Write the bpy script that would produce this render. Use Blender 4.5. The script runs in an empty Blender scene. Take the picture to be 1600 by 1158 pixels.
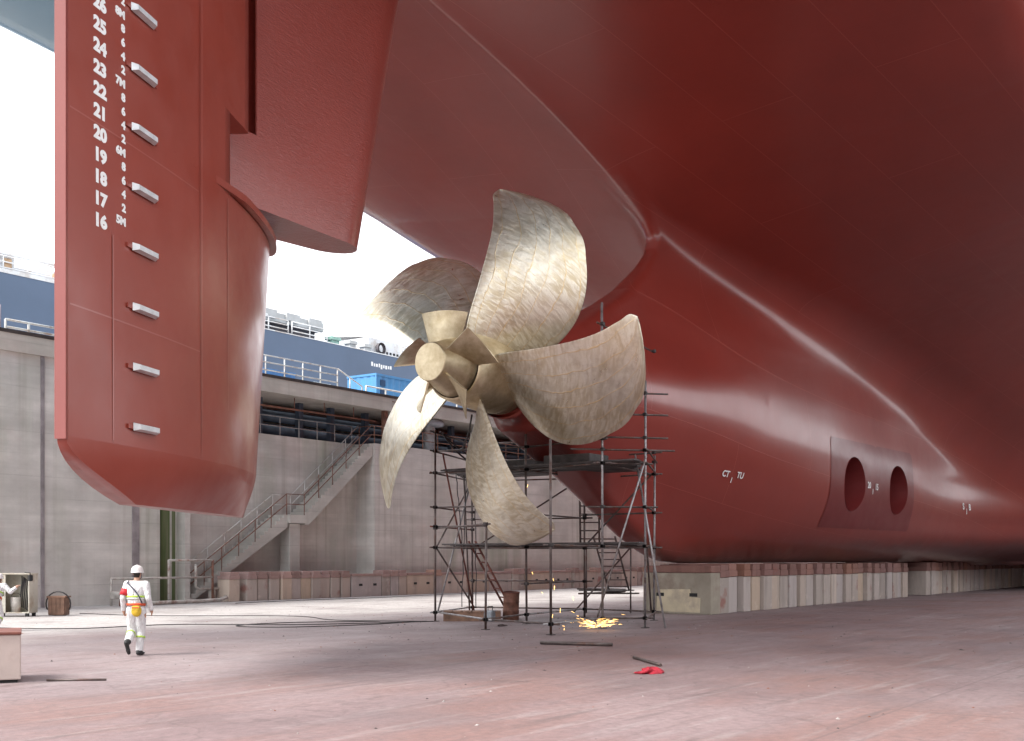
import bpy, bmesh, math, random
import numpy as np
from mathutils import Vector, Matrix
PI = math.pi
R_ = math.radians
scn = bpy.context.scene
COL = scn.collection
random.seed(7)
rng = np.random.default_rng(7)

# ------------------------------------------------------------------ camera
CAM = (0.0, -19.5, 1.95)
cd = bpy.data.cameras.new('camera')
cd.sensor_width = 36.0
cd.lens = 40.5
cd.shift_y = 294.0 / 1600.0
cd.clip_end = 3000
cam = bpy.data.objects.new('camera', cd)
cam.location = CAM
cam.rotation_euler = (R_(90), 0, R_(35.2 - 90))
COL.objects.link(cam)
scn.camera = cam

# ------------------------------------------------------------------ sky, sun, exposure
SUN_EL, SUN_AZ = 50.0, 150.0          # azimuth counted from +x towards +y: light from astern and port
w = bpy.data.worlds.new('World')
scn.world = w
w.use_nodes = True
nt = w.node_tree
nt.nodes.clear()
N = nt.nodes.new
sky = N('ShaderNodeTexSky'); sky.sky_type = 'NISHITA'; sky.sun_disc = False
sky.sun_elevation = R_(SUN_EL); sky.sun_rotation = R_(90 - SUN_AZ)
sky.air_density = 1.0; sky.dust_density = 4.0; sky.ozone_density = 1.0
hsv = N('ShaderNodeHueSaturation'); hsv.inputs['Saturation'].default_value = 0.12
nt.links.new(sky.outputs[0], hsv.inputs['Color'])
mixc = N('ShaderNodeMix'); mixc.data_type = 'RGBA'; mixc.inputs[0].default_value = 0.75
nt.links.new(hsv.outputs[0], mixc.inputs[6])
tc = N('ShaderNodeTexCoord')
cn = N('ShaderNodeTexNoise'); cn.inputs['Scale'].default_value = 2.2; cn.inputs['Detail'].default_value = 5
nt.links.new(tc.outputs['Generated'], cn.inputs['Vector'])
cr = N('ShaderNodeValToRGB')
cr.color_ramp.elements[0].position = 0.3; cr.color_ramp.elements[0].color = (10.2, 10.6, 11.4, 1)
cr.color_ramp.elements[1].position = 0.7; cr.color_ramp.elements[1].color = (13.2, 13.3, 13.5, 1)
nt.links.new(cn.outputs[0], cr.inputs[0])
nt.links.new(cr.outputs[0], mixc.inputs[7])
bg = N('ShaderNodeBackground'); bg.inputs[1].default_value = 0.1
nt.links.new(mixc.outputs[2], bg.inputs[0])
wo = N('ShaderNodeOutputWorld'); nt.links.new(bg.outputs[0], wo.inputs[0])

sd = bpy.data.lights.new('sun', 'SUN')
sd.energy = 2.2; sd.angle = R_(24); sd.color = (1.0, 0.95, 0.87)
sun = bpy.data.objects.new('sun', sd)
dirv = Vector((math.cos(R_(SUN_AZ)) * math.cos(R_(SUN_EL)), math.sin(R_(SUN_AZ)) * math.cos(R_(SUN_EL)), math.sin(R_(SUN_EL))))
sun.rotation_euler = dirv.to_track_quat('Z', 'Y').to_euler()
COL.objects.link(sun)
vs = scn.view_settings
vs.view_transform = 'Standard'; vs.look = 'None'; vs.gamma = 1.0; vs.use_curve_mapping = False
vs.exposure = 1.27
scn.cycles.max_bounces = 6
scn.cycles.use_denoising = True
scn.cycles.denoising_input_passes = 'RGB_ALBEDO_NORMAL'

# ------------------------------------------------------------------ object helpers
def link(o, parent=None):
    COL.objects.link(o)
    if parent is not None:
        o.parent = parent
    return o

def empty(name, loc=(0, 0, 0), rz=0.0):
    o = bpy.data.objects.new(name, None)
    o.location = loc; o.rotation_euler = (0, 0, rz); o.empty_display_size = 0.2
    return link(o)

def tag(o, label=None, cat=None, group=None, kind=None):
    if label: o['label'] = label
    if cat: o['category'] = cat
    if group: o['group'] = group
    if kind: o['kind'] = kind
    return o

def thing(name, label, cat, loc=(0, 0, 0), rz=0.0, group=None):
    return tag(empty(name, loc, rz), label, cat, group)

def copy_tree(o, parent=None):
    c = o.copy(); COL.objects.link(c)
    if parent is not None: c.parent = parent
    for ch in list(o.children): copy_tree(ch, c)
    return c

class MB:
    def __init__(s):
        s.v = []; s.f = []; s.sm = []; s.mi = []
    def add(s, vs_, fs, smooth=False, mi=0):
        b = len(s.v)
        s.v += [tuple(map(float, p)) for p in vs_]
        for f in fs:
            s.f.append([b + i for i in f]); s.sm.append(smooth); s.mi.append(mi)
    def box(s, lo, hi, mi=0, bev=0.0):
        x0, y0, z0 = lo; x1, y1, z1 = hi
        if bev <= 0:
            s.add([(x0,y0,z0),(x1,y0,z0),(x1,y1,z0),(x0,y1,z0),(x0,y0,z1),(x1,y0,z1),(x1,y1,z1),(x0,y1,z1)],
                  [(3,2,1,0),(4,5,6,7),(0,1,5,4),(1,2,6,5),(2,3,7,6),(3,0,4,7)], mi=mi)
        else:
            bm = bmesh.new(); bmesh.ops.create_cube(bm, size=1)
            for v in bm.verts:
                v.co = ((x0+x1)/2+v.co.x*(x1-x0), (y0+y1)/2+v.co.y*(y1-y0), (z0+z1)/2+v.co.z*(z1-z0))
            bmesh.ops.bevel(bm, geom=list(bm.edges), offset=bev, segments=2, affect='EDGES', profile=0.6)
            bm.verts.index_update()
            s.add([v.co for v in bm.verts], [[v.index for v in f.verts] for f in bm.faces], mi=mi)
            bm.free()
    def tube(s, pts, r, n=8, mi=0, caps=True):
        pts = [Vector(p) for p in pts]
        rs = r if isinstance(r, (list, tuple)) else [r] * len(pts)
        vs_ = []; fs = []
        ref = None
        for i, p in enumerate(pts):
            d = (pts[min(i+1, len(pts)-1)] - pts[max(i-1, 0)]).normalized()
            if ref is None:
                a = Vector((0, 0, 1)) if abs(d.z) < 0.9 else Vector((1, 0, 0))
                ref = d.cross(a).normalized()
            else:
                ref = (ref - d * ref.dot(d)).normalized()
            b2 = d.cross(ref)
            for k in range(n):
                t = 2*PI*k/n
                vs_.append(p + (ref*math.cos(t) + b2*math.sin(t)) * rs[i])
        for i in range(len(pts)-1):
            for k in range(n):
                a = i*n+k; b = i*n+(k+1) % n
                fs.append((a, b, b+n, a+n))
        s.add(vs_, fs, True, mi)
        if caps:
            m = len(pts)
            b0 = len(s.v) - len(vs_)
            s.f.append([b0+k for k in range(n)][::-1]); s.sm.append(False); s.mi.append(mi)
            s.f.append([b0+(m-1)*n+k for k in range(n)]); s.sm.append(False); s.mi.append(mi)
    def lathe(s, prof, c, axis=2, n=24, mi=0, smooth=True):
        vs_ = []; fs = []
        for (r, h) in prof:
            for k in range(n):
                t = 2*PI*k/n
                a, b = r*math.cos(t), r*math.sin(t)
                p = [(h, a, b), (b, h, a), (a, b, h)][axis]
                vs_.append((c[0]+p[0], c[1]+p[1], c[2]+p[2]))
        for i in range(len(prof)-1):
            for k in range(n):
                a = i*n+k; b = i*n+(k+1) % n
                fs.append((a, b, b+n, a+n))
        s.add(vs_, fs, smooth, mi)
    def grid(s, P, smooth=True, mi=0, flip=False):
        nu = len(P); nv = len(P[0])
        vs_ = [p for row in P for p in row]; fs = []
        for i in range(nu-1):
            for j in range(nv-1):
                q = (i*nv+j, (i+1)*nv+j, (i+1)*nv+j+1, i*nv+j+1)
                fs.append(q[::-1] if flip else q)
        s.add(vs_, fs, smooth, mi)
    def prism(s, poly, y0, y1, mi=0, axis=1):
        n = len(poly)
        def P(a, b, h): return (a, h, b) if axis == 1 else ((h, a, b) if axis == 0 else (a, b, h))
        vs_ = [P(a, b, y0) for a, b in poly] + [P(a, b, y1) for a, b in poly]
        fs = [list(range(n)), list(range(n, 2*n))[::-1]] + [(i, i+n, (i+1) % n + n, (i+1) % n) for i in range(n)]
        s.add(vs_, fs, mi=mi)
    def build(s, name, mats, parent=None, fix=True):
        me = bpy.data.meshes.new(name)
        me.from_pydata(s.v, [], s.f)
        me.polygons.foreach_set('use_smooth', s.sm)
        me.polygons.foreach_set('material_index', s.mi)
        for m in (mats if isinstance(mats, (list, tuple)) else [mats]): me.materials.append(m)
        if fix:
            bm = bmesh.new(); bm.from_mesh(me)
            bmesh.ops.recalc_face_normals(bm, faces=bm.faces)
            bm.to_mesh(me); bm.free()
        me.update()
        return link(bpy.data.objects.new(name, me), parent)

# ------------------------------------------------------------------ materials
class NT:
    """small node graph helper"""
    def __init__(s, name):
        s.m = bpy.data.materials.new(name); s.m.use_nodes = True
        s.t = s.m.node_tree; s.b = s.t.nodes['Principled BSDF']
        s.tc = s.t.nodes.new('ShaderNodeTexCoord')
    def n(s, typ, **kw):
        o = s.t.nodes.new(typ)
        for k, v in kw.items(): setattr(o, k, v)
        return o
    def l(s, a, b): s.t.links.new(a, b)
    def coord(s, scale=(1, 1, 1), uv=False, rot=(0, 0, 0), loc=(0, 0, 0)):
        mp = s.n('ShaderNodeMapping'); mp.inputs['Scale'].default_value = scale
        mp.inputs['Rotation'].default_value = rot; mp.inputs['Location'].default_value = loc
        s.l(s.tc.outputs['UV' if uv else 'Object'], mp.inputs[0]); return mp.outputs[0]
    def noise(s, vec, scale=1, detail=4, rough=0.55, dist=0):
        o = s.n('ShaderNodeTexNoise'); o.inputs['Scale'].default_value = scale
        o.inputs['Detail'].default_value = detail; o.inputs['Roughness'].default_value = rough
        o.inputs['Distortion'].default_value = dist
        s.l(vec, o.inputs['Vector']); return o.outputs[0]
    def ramp(s, fac, stops, interp='LINEAR'):
        o = s.n('ShaderNodeValToRGB'); e = o.color_ramp.elements; o.color_ramp.interpolation = interp
        while len(e) < len(stops): e.new(0.5)
        for i, (p, c) in enumerate(stops):
            e[i].position = p
            e[i].color = (c, c, c, 1) if isinstance(c, (int, float)) else (*c, 1)
        s.l(fac, o.inputs[0]); return o.outputs[0]
    def mix(s, fac, a, b, mode='MIX'):
        o = s.n('ShaderNodeMix'); o.data_type = 'RGBA'; o.blend_type = mode
        for i, v in ((0, fac), (6, a), (7, b)):
            if isinstance(v, (int, float)): o.inputs[i].default_value = v
            elif isinstance(v, tuple): o.inputs[i].default_value = (*v, 1)
            else: s.l(v, o.inputs[i])
        return o.outputs[2]
    def math(s, op, a, b=0.0, c=None):
        o = s.n('ShaderNodeMath'); o.operation = op
        for i, v in enumerate((a, b) if c is None else (a, b, c)):
            if isinstance(v, (int, float)): o.inputs[i].default_value = v
            else: s.l(v, o.inputs[i])
        return o.outputs[0]
    def sep(s, vec):
        o = s.n('ShaderNodeSeparateXYZ'); s.l(vec, o.inputs[0]); return o.outputs
    def bump(s, h, strength=0.2, dist=0.02, prev=None):
        o = s.n('ShaderNodeBump'); o.inputs['Strength'].default_value = strength; o.inputs['Distance'].default_value = dist
        s.l(h, o.inputs['Height'])
        if prev is not None: s.l(prev, o.inputs['Normal'])
        return o.outputs[0]
    def set(s, color=None, rough=None, metal=None, normal=None, spec=None, coat=None, coat_r=None):
        for k, v in (('Base Color', color), ('Roughness', rough), ('Metallic', metal), ('Normal', normal),
                     ('Specular IOR Level', spec), ('Coat Weight', coat), ('Coat Roughness', coat_r)):
            if v is None: continue
            if isinstance(v, (int, float)): s.b.inputs[k].default_value = v
            elif isinstance(v, tuple): s.b.inputs[k].default_value = (*v, 1)
            else: s.l(v, s.b.inputs[k])
        return s.m

def simple(name, col, rough=0.6, metal=0.0, var=0.25, scale=3.0, bump=0.0, dirt=None):
    g = NT(name)
    c = g.coord()
    n1 = g.noise(c, scale, 6)
    dark = tuple(x * (1-var) for x in col); lite = tuple(min(1, x * (1+var)) for x in col)
    colr = g.ramp(n1, [(0.3, dark), (0.7, lite)])
    if dirt:
        colr = g.mix(g.ramp(g.noise(c, scale*0.6, 8, 0.7), [(0.5, 0.0), (0.68, 1.0)]), colr, dirt)
    g.set(colr, rough, metal)
    if bump: g.set(normal=g.bump(g.noise(c, scale*8, 5), bump, 0.01))
    return g.m

def hull_paint(name, base, uv_lines=False, rough=0.3, brush=0.0, alt=None, alt_z=17.25, coat=0.55):
    g = NT(name)
    c = g.coord()
    n1 = g.noise(g.coord((0.25, 0.25, 0.25)), 1.0, 5)
    n2 = g.noise(c, 6.0, 6, 0.65)
    col = g.mix(g.ramp(n1, [(0.3, 0.0), (0.7, 1.0)]), tuple(x*0.88 for x in base), tuple(x*1.1 for x in base))
    col = g.mix(g.ramp(n2, [(0.3, 0.0), (0.9, 0.12)]), col, (base[0]*1.25, base[1]*1.7, base[2]*1.9))
    line = None
    if uv_lines:
        br = g.n('ShaderNodeTexBrick')
        br.inputs['Scale'].default_value = 1.0; br.inputs['Mortar Size'].default_value = 0.014
        br.inputs['Mortar Smooth'].default_value = 0.3
        br.inputs['Brick Width'].default_value = 11.0; br.inputs['Row Height'].default_value = 2.6
        g.l(g.coord(uv=True), br.inputs['Vector'])
        line = br.outputs['Fac']
        col = g.mix(g.math('MULTIPLY', line, 0.5), col, (base[0]*1.5, base[1]*2.6, base[2]*2.8))
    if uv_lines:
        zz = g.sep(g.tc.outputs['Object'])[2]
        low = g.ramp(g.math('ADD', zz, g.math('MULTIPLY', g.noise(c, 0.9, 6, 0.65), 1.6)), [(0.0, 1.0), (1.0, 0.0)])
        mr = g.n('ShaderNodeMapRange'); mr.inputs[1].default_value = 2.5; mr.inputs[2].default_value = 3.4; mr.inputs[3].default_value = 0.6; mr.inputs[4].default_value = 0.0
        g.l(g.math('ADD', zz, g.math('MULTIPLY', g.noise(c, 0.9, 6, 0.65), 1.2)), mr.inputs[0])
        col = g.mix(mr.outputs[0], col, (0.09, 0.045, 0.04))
    if alt:
        z = g.sep(g.tc.outputs['Object'])[2]
        msk = g.math('GREATER_THAN', z, alt_z)
        col = g.mix(msk, col, alt)
    b = g.bump(g.noise(g.coord((0.5, 0.5, 0.5)), 1.3, 3), 0.17, 0.05)
    b = g.bump(g.noise(c, 14.0, 2), 0.03 + brush*0.35, 0.004, b)
    if brush:
        b = g.bump(g.noise(g.coord((2.2, 2.2, 9.0)), 2.2, 6, 0.6, 1.2), brush, 0.04, b)
    if line is not None: b = g.bump(line, 0.35, 0.01, b)
    r = g.ramp(g.noise(c, 1.4, 5), [(0.3, max(0.3, rough*0.8)), (0.7, max(0.36, rough*1.25))])
    g.set(col, r, 0.0, b, spec=0.45, coat=coat, coat_r=0.165)
    return g.m

RED = (0.245, 0.031, 0.0215)
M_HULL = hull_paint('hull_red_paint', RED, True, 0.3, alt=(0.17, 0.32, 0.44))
M_RUD = hull_paint('rudder_red_paint', (0.275, 0.047, 0.030), False, 0.38, coat=0.3)
M_HORN = hull_paint('horn_red_paint', (0.28, 0.045, 0.032), False, 0.22, brush=0.5, coat=0.5)
M_PANEL = hull_paint('fresh_red_paint', (0.16, 0.013, 0.013), False, 0.35, coat=0.4)
M_TUN = hull_paint('tunnel_paint', (0.2, 0.03, 0.03), False, 0.4)
M_WHITE = simple('mark_white', (0.82, 0.82, 0.82), 0.5, var=0.06)
M_ZINC = simple('zinc_anode', (0.62, 0.64, 0.66), 0.45, 0.35, var=0.15, scale=6, bump=0.2)

# --- bronze propeller with grinding marks
def bronze(name, ripple=True, dark=1.0):
    g = NT(name)
    c = g.coord()
    if ripple:
        uv = g.coord(uv=True)
        u, v, _ = g.sep(uv)
        nz = g.noise(g.coord((1, 1, 1)), 0.9, 3)
        uw = g.math('ADD', u, g.math('MULTIPLY', nz, 0.16))
        bandf = g.math('MULTIPLY', uw, 6.0)
        band = g.math('FLOOR', bandf)
        cmb = g.n('ShaderNodeCombineXYZ')
        g.l(g.math('MULTIPLY', u, 9.0), cmb.inputs[0])
        g.l(g.math('ADD', g.math('MULTIPLY', v, 62.0), g.math('ADD', g.math('MULTIPLY', g.math('FRACT', bandf), 0.9), g.math('MULTIPLY', nz, 4.0))), cmb.inputs[1])
        g.l(g.math('MULTIPLY', band, 0.35), cmb.inputs[2])
        rp1 = g.noise(cmb.outputs[0], 1.0, 2, 0.45, 0.25)
        rip = g.ramp(rp1, [(0.38, 0.0), (0.5, 0.5), (0.6, 1.0)])
        fine = g.noise(g.coord((40, 9, 1), uv=True), 3.0, 3)
        rip = g.math('MULTIPLY', rip, g.ramp(fine, [(0.3, 0.6), (0.6, 1.0)]))
        fr = g.math('FRACT', bandf)
        edge = g.ramp(g.math('ABSOLUTE', g.math('SUBTRACT', fr, 0.5)), [(0.455, 0.0), (0.49, 1.0)])
        edge = g.math('MULTIPLY', edge, g.ramp(g.noise(c, 1.7, 4), [(0.35, 0.4), (0.6, 1.0)]))
        patch = g.ramp(g.noise(c, 0.55, 4), [(0.36, 0.55), (0.6, 1.0)])
        ripm = g.math('MULTIPLY', rip, patch)
        col = g.mix(g.math('MULTIPLY', ripm, 0.75), (0.58, 0.49, 0.34), (0.93, 0.89, 0.79))
        col = g.mix(g.ramp(g.noise(c, 0.8, 5, 0.6), [(0.42, 0.0), (0.62, 0.55)]), col, (0.76, 0.73, 0.65))
        col = g.mix(g.math('MULTIPLY', edge, 0.75), col, (0.72, 0.52, 0.24))
        col = g.mix(g.ramp(g.noise(c, 2.5, 7, 0.72), [(0.5, 0.0), (0.75, 0.6)]), col, (0.40, 0.33, 0.24))
        b = g.bump(ripm, 0.30, 0.010)
        b = g.bump(edge, 0.25, 0.012, b)
        b = g.bump(g.noise(c, 14, 5), 0.2, 0.01, b)
        r = g.math('ADD', g.ramp(g.noise(c, 3.0, 5), [(0.3, 0.26), (0.7, 0.40)]), g.math('MULTIPLY', ripm, 0.08))
    else:
        n1 = g.noise(c, 3.0, 6, 0.65)
        col = g.ramp(n1, [(0.3, tuple(x*dark for x in (0.44, 0.345, 0.21))), (0.7, tuple(x*dark for x in (0.70, 0.60, 0.42)))])
        sc = g.noise(g.coord((2, 9, 2), rot=(0.5, 0.3, 0.9)), 5, 5)
        b = g.bump(sc, 0.3, 0.015)
        r = g.ramp(g.noise(c, 4.0, 5), [(0.3, 0.34), (0.7, 0.52)])
    g.set(col, r, 0.88, b)
    return g.m
M_BLADE = bronze('bronze_blade')
M_HUB = bronze('bronze_hub', False)

# --- concrete
def concrete_wall(name, streak=1.0, green=0.5, tone=(0.40, 0.37, 0.36)):
    g = NT(name)
    x, y, z = g.sep(g.tc.outputs['Object'])
    c = g.coord()
    base = g.ramp(g.noise(g.coord((0.5, 0.5, 0.9)), 0.8, 8, 0.62), [(0.25, tuple(t*0.68 for t in tone)), (0.75, tuple(min(1, t*1.22) for t in tone))])
    # horizontal pour bands
    hb = g.noise(g.coord((0.05, 0.05, 1.6)), 1.0, 5, 0.65)
    base = g.mix(g.ramp(hb, [(0.4, 0.0), (0.62, 0.5)]), base, tuple(t*0.72 for t in tone))
    zz = g.math('FRACT', g.math('MULTIPLY', z, 1.15))
    seam = g.ramp(g.math('ABSOLUTE', g.math('SUBTRACT', zz, 0.5)), [(0.465, 0.0), (0.5, 1.0)])
    seam = g.math('MULTIPLY', seam, g.ramp(g.noise(g.coord((0.4, 0.4, 2)), 1, 4), [(0.4, 0.0), (0.6, 0.8)]))
    base = g.mix(g.math('MULTIPLY', seam, 0.5), base, tuple(t*0.45 for t in tone))
    # vertical run-off streaks
    s1 = g.noise(g.coord((1.5, 1.5, 0.05)), 1.0, 6, 0.6)
    s2 = g.noise(g.coord((2.6, 2.6, 0.04), loc=(31, 7, 3)), 1.0, 5, 0.6)
    s3 = g.noise(g.coord((0.7, 0.7, 0.06), loc=(11, 3, 5)), 1.0, 5, 0.6)
    fade = g.math('MULTIPLY', g.ramp(g.noise(g.coord((1.2, 1.2, 0.22)), 1, 3), [(0.3, 0.35), (0.7, 1.0)]), g.ramp(g.noise(g.coord((0.16, 0.16, 0.12), loc=(3, 1, 8)), 1, 4), [(0.36, 0.15), (0.6, 1.0)]))
    base = g.mix(g.math('MULTIPLY', g.math('MULTIPLY', g.ramp(s1, [(0.52, 0.0), (0.66, 0.75)]), fade), streak), base, (0.72, 0.71, 0.66))
    base = g.mix(g.math('MULTIPLY', g.math('MULTIPLY', g.ramp(s2, [(0.52, 0.0), (0.68, 0.75)]), fade), streak), base, (0.27, 0.23, 0.19))
    base = g.mix(g.math('MULTIPLY', g.math('MULTIPLY', g.ramp(s3, [(0.48, 0.0), (0.68, 0.9)]), fade), green), base, (0.22, 0.28, 0.17))
    pink = g.ramp(g.noise(g.coord((0.3, 0.3, 0.5), loc=(5, 5, 5)), 1, 6, 0.65), [(0.52, 0.0), (0.72, 0.35)])
    base = g.mix(pink, base, (0.52, 0.40, 0.37))
    b = g.bump(g.noise(c, 9, 7, 0.65), 0.35, 0.02)
    b = g.bump(seam, 0.3, 0.015, b)
    g.set(base, 0.85, 0, b, spec=0.3)
    return g.m
M_WALL = concrete_wall('dock_wall_concrete', 0.95, 0.75, (0.66, 0.63, 0.60))
M_RECESS = concrete_wall('recess_concrete', 1.0, 0.6, (0.55, 0.53, 0.5))
M_SLAB = concrete_wall('cope_concrete', 0.6, 0.1, (0.56, 0.52, 0.47))
M_STAIR = concrete_wall('stair_concrete', 0.35, 0.1, (0.52, 0.50, 0.47))
def algae():
    g = NT('algae_green')
    n = g.noise(g.coord((3, 3, 0.15)), 1.0, 6)
    g.set(g.ramp(n, [(0.3, (0.05, 0.055, 0.03)), (0.55, (0.10, 0.14, 0.05)), (0.75, (0.22, 0.22, 0.15))]), 0.8)
    return g.m
M_ALGAE = algae()

def floor_mat():
    g = NT('dock_floor_concrete')
    c = g.coord()
    x, y, z = g.sep(g.tc.outputs['Object'])
    big = g.noise(g.coord((0.10, 0.16, 1)), 1.0, 7, 0.6)
    base = g.ramp(big, [(0.3, (0.19, 0.155, 0.165)), (0.5, (0.25, 0.205, 0.215)), (0.7, (0.32, 0.275, 0.285))])
    red = g.ramp(g.noise(g.coord((0.16, 0.42, 1), loc=(9, 4, 0)), 1.0, 7, 0.62), [(0.44, 0.0), (0.62, 0.75)])
    near = g.ramp(g.math('ADD', y, g.math('MULTIPLY', g.noise(g.coord((0.12, 0.12, 1)), 1, 5), 9.0)), [(0.0, 1.0), (1.0, 0.25)])
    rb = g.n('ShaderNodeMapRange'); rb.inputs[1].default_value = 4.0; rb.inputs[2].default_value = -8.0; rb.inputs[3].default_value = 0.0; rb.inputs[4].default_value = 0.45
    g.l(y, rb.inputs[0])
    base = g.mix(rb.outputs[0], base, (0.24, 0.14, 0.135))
    base = g.mix(g.math('MULTIPLY', red, near), base, (0.235, 0.135, 0.12))
    # paler lane by the wall
    jx = g.math('ABSOLUTE', g.math('SUBTRACT', g.math('FRACT', g.math('MULTIPLY', x, 0.1)), 0.5))
    jy = g.math('ABSOLUTE', g.math('SUBTRACT', g.math('FRACT', g.math('MULTIPLY', g.math('ADD', y, 3.0), 0.125)), 0.5))
    joint = g.ramp(g.math('MINIMUM', jx, jy), [(0.0, 0.5), (0.0035, 0.0)])
    base = g.mix(joint, base, (0.10, 0.08, 0.08))
    lane = g.math('ADD', y, g.math('MULTIPLY', g.math('SUBTRACT', g.noise(g.coord((0.15, 0.3, 1)), 1, 6), 0.5), 7.0))
    lane = g.math('MULTIPLY', g.math('SUBTRACT', lane, 5.0), 0.2)
    cl = g.n('ShaderNodeClamp'); g.l(lane, cl.inputs[0])
    base = g.mix(g.math('MULTIPLY', cl.outputs[0], 0.75), base, (0.60, 0.585, 0.575))
    # drag streaks and damp patches, running along and across the dock
    st = g.ramp(g.noise(g.coord((0.25, 2.6, 1), rot=(0, 0, 0.5)), 1.0, 6, 0.65), [(0.55, 0.0), (0.72, 0.55)])
    base = g.mix(st, base, (0.38, 0.34, 0.34))
    st2 = g.ramp(g.noise(g.coord((0.3, 3.0, 1), rot=(0, 0, 0.75), loc=(40, 2, 0)), 1.0, 6, 0.65), [(0.56, 0.0), (0.70, 0.7)])
    base = g.mix(st2, base, (0.13, 0.10, 0.10))
    spots = g.ramp(g.noise(c, 1.5, 8, 0.7), [(0.60, 0.0), (0.72, 0.5)])
    base = g.mix(spots, base, (0.13, 0.105, 0.105))
    mott = g.ramp(g.noise(c, 0.35, 6, 0.62), [(0.5, 0.0), (0.68, 0.55)])
    base = g.mix(mott, base, (0.16, 0.12, 0.125))
    fine = g.noise(c, 7.0, 8, 0.75)
    base = g.mix(g.ramp(fine, [(0.35, 0.45), (0.6, 0.0)]), base, (0.11, 0.085, 0.085))
    chips = g.ramp(g.noise(c, 3.3, 8, 0.8), [(0.64, 0.0), (0.70, 0.75)])
    base = g.mix(chips, base, (0.52, 0.48, 0.46))
    vor = g.n('ShaderNodeTexVoronoi'); vor.feature = 'DISTANCE_TO_EDGE'; vor.inputs['Scale'].default_value = 0.16
    wv = g.n('ShaderNodeVectorMath'); wv.operation = 'ADD'
    wn = g.n('ShaderNodeTexNoise'); wn.inputs['Scale'].default_value = 0.7; wn.inputs['Detail'].default_value = 5
    g.l(c, wn.inputs['Vector']); wm = g.n('ShaderNodeVectorMath'); wm.operation = 'SCALE'; wm.inputs['Scale'].default_value = 2.5
    g.l(wn.outputs['Color'], wm.inputs[0]); g.l(c, wv.inputs[0]); g.l(wm.outputs[0], wv.inputs[1]); g.l(wv.outputs[0], vor.inputs['Vector'])
    crack = g.ramp(vor.outputs['Distance'], [(0.0, 0.3), (0.008, 0.0)])
    base = g.mix(crack, base, (0.09, 0.07, 0.07))
    b = g.bump(g.noise(c, 5, 8, 0.68), 0.5, 0.03)
    b = g.bump(fine, 0.3, 0.012, b)
    r = g.ramp(g.noise(c, 0.5, 5), [(0.35, 0.55), (0.65, 0.85)])
    g.set(base, r, 0, b, spec=0.35)
    return g.m
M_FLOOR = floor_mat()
M_QUAY = simple('quay_paving', (0.32, 0.31, 0.30), 0.9, var=0.2, scale=0.8)
M_STEEL = simple('scaffold_steel', (0.13, 0.105, 0.10), 0.5, 0.5, var=0.5, scale=4, dirt=(0.12, 0.05, 0.03))
M_STEEL_L = simple('galvanised_tube', (0.34, 0.33, 0.34), 0.45, 0.6, var=0.3, scale=5, dirt=(0.16, 0.1, 0.08))
M_STEEL_R = simple('rusty_tube', (0.17, 0.06, 0.045), 0.65, 0.2, var=0.4, scale=6)
M_PLANK = simple('scaffold_plank', (0.085, 0.075, 0.075), 0.75, 0.1, var=0.5, scale=2.5, bump=0.2)
M_CLAMP = simple('clamp_steel', (0.06, 0.05, 0.05), 0.6, 0.4, var=0.4, scale=9)
M_RAILW = simple('white_rail_paint', (0.72, 0.72, 0.70), 0.5, 0.0, var=0.12, scale=3, dirt=(0.35, 0.2, 0.13))
M_RAILG = simple('grey_rail_paint', (0.40, 0.41, 0.42), 0.55, 0.2, var=0.2, scale=3, dirt=(0.22, 0.11, 0.08))
M_RAILR = simple('rusty_rail', (0.22, 0.11, 0.08), 0.75, 0.2, var=0.4, scale=4)
M_DARKP = simple('dark_blue_pipe', (0.055, 0.075, 0.11), 0.55, 0.1, var=0.3, scale=2)
M_DARK = simple('dark_gap', (0.03, 0.03, 0.032), 0.9, var=0.3)
M_PIPE = simple('pale_pipe', (0.48, 0.45, 0.42), 0.6, 0.1, var=0.25, scale=3, dirt=(0.22, 0.1, 0.07))
M_CRANE_RAIL = simple('rusty_crane_rail', (0.07, 0.055, 0.05), 0.7, 0.3, var=0.4, scale=2)
M_CONT = simple('blue_container', (0.08, 0.26, 0.52), 0.5, 0.0, var=0.1, scale=1.5, dirt=(0.1, 0.2, 0.36))
M_BLUE = simple('blue_equipment', (0.07, 0.20, 0.46), 0.55, var=0.25, scale=3)
M_BLUEP = simple('pale_equipment', (0.58, 0.64, 0.68), 0.6, var=0.15, scale=3)
M_SHIP = simple('navy_topside', (0.10, 0.14, 0.215), 0.6, var=0.10, scale=0.25)
M_SHIPW = simple('white_bulwark', (0.74, 0.75, 0.76), 0.55, var=0.1, scale=0.8, dirt=(0.45, 0.36, 0.3))
M_SHIPG = simple('hatch_grey', (0.44, 0.45, 0.45), 0.6, var=0.15, scale=0.8)
M_SHIPD = simple('hatch_dark', (0.10, 0.09, 0.10), 0.7, var=0.3, scale=0.8)
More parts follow.
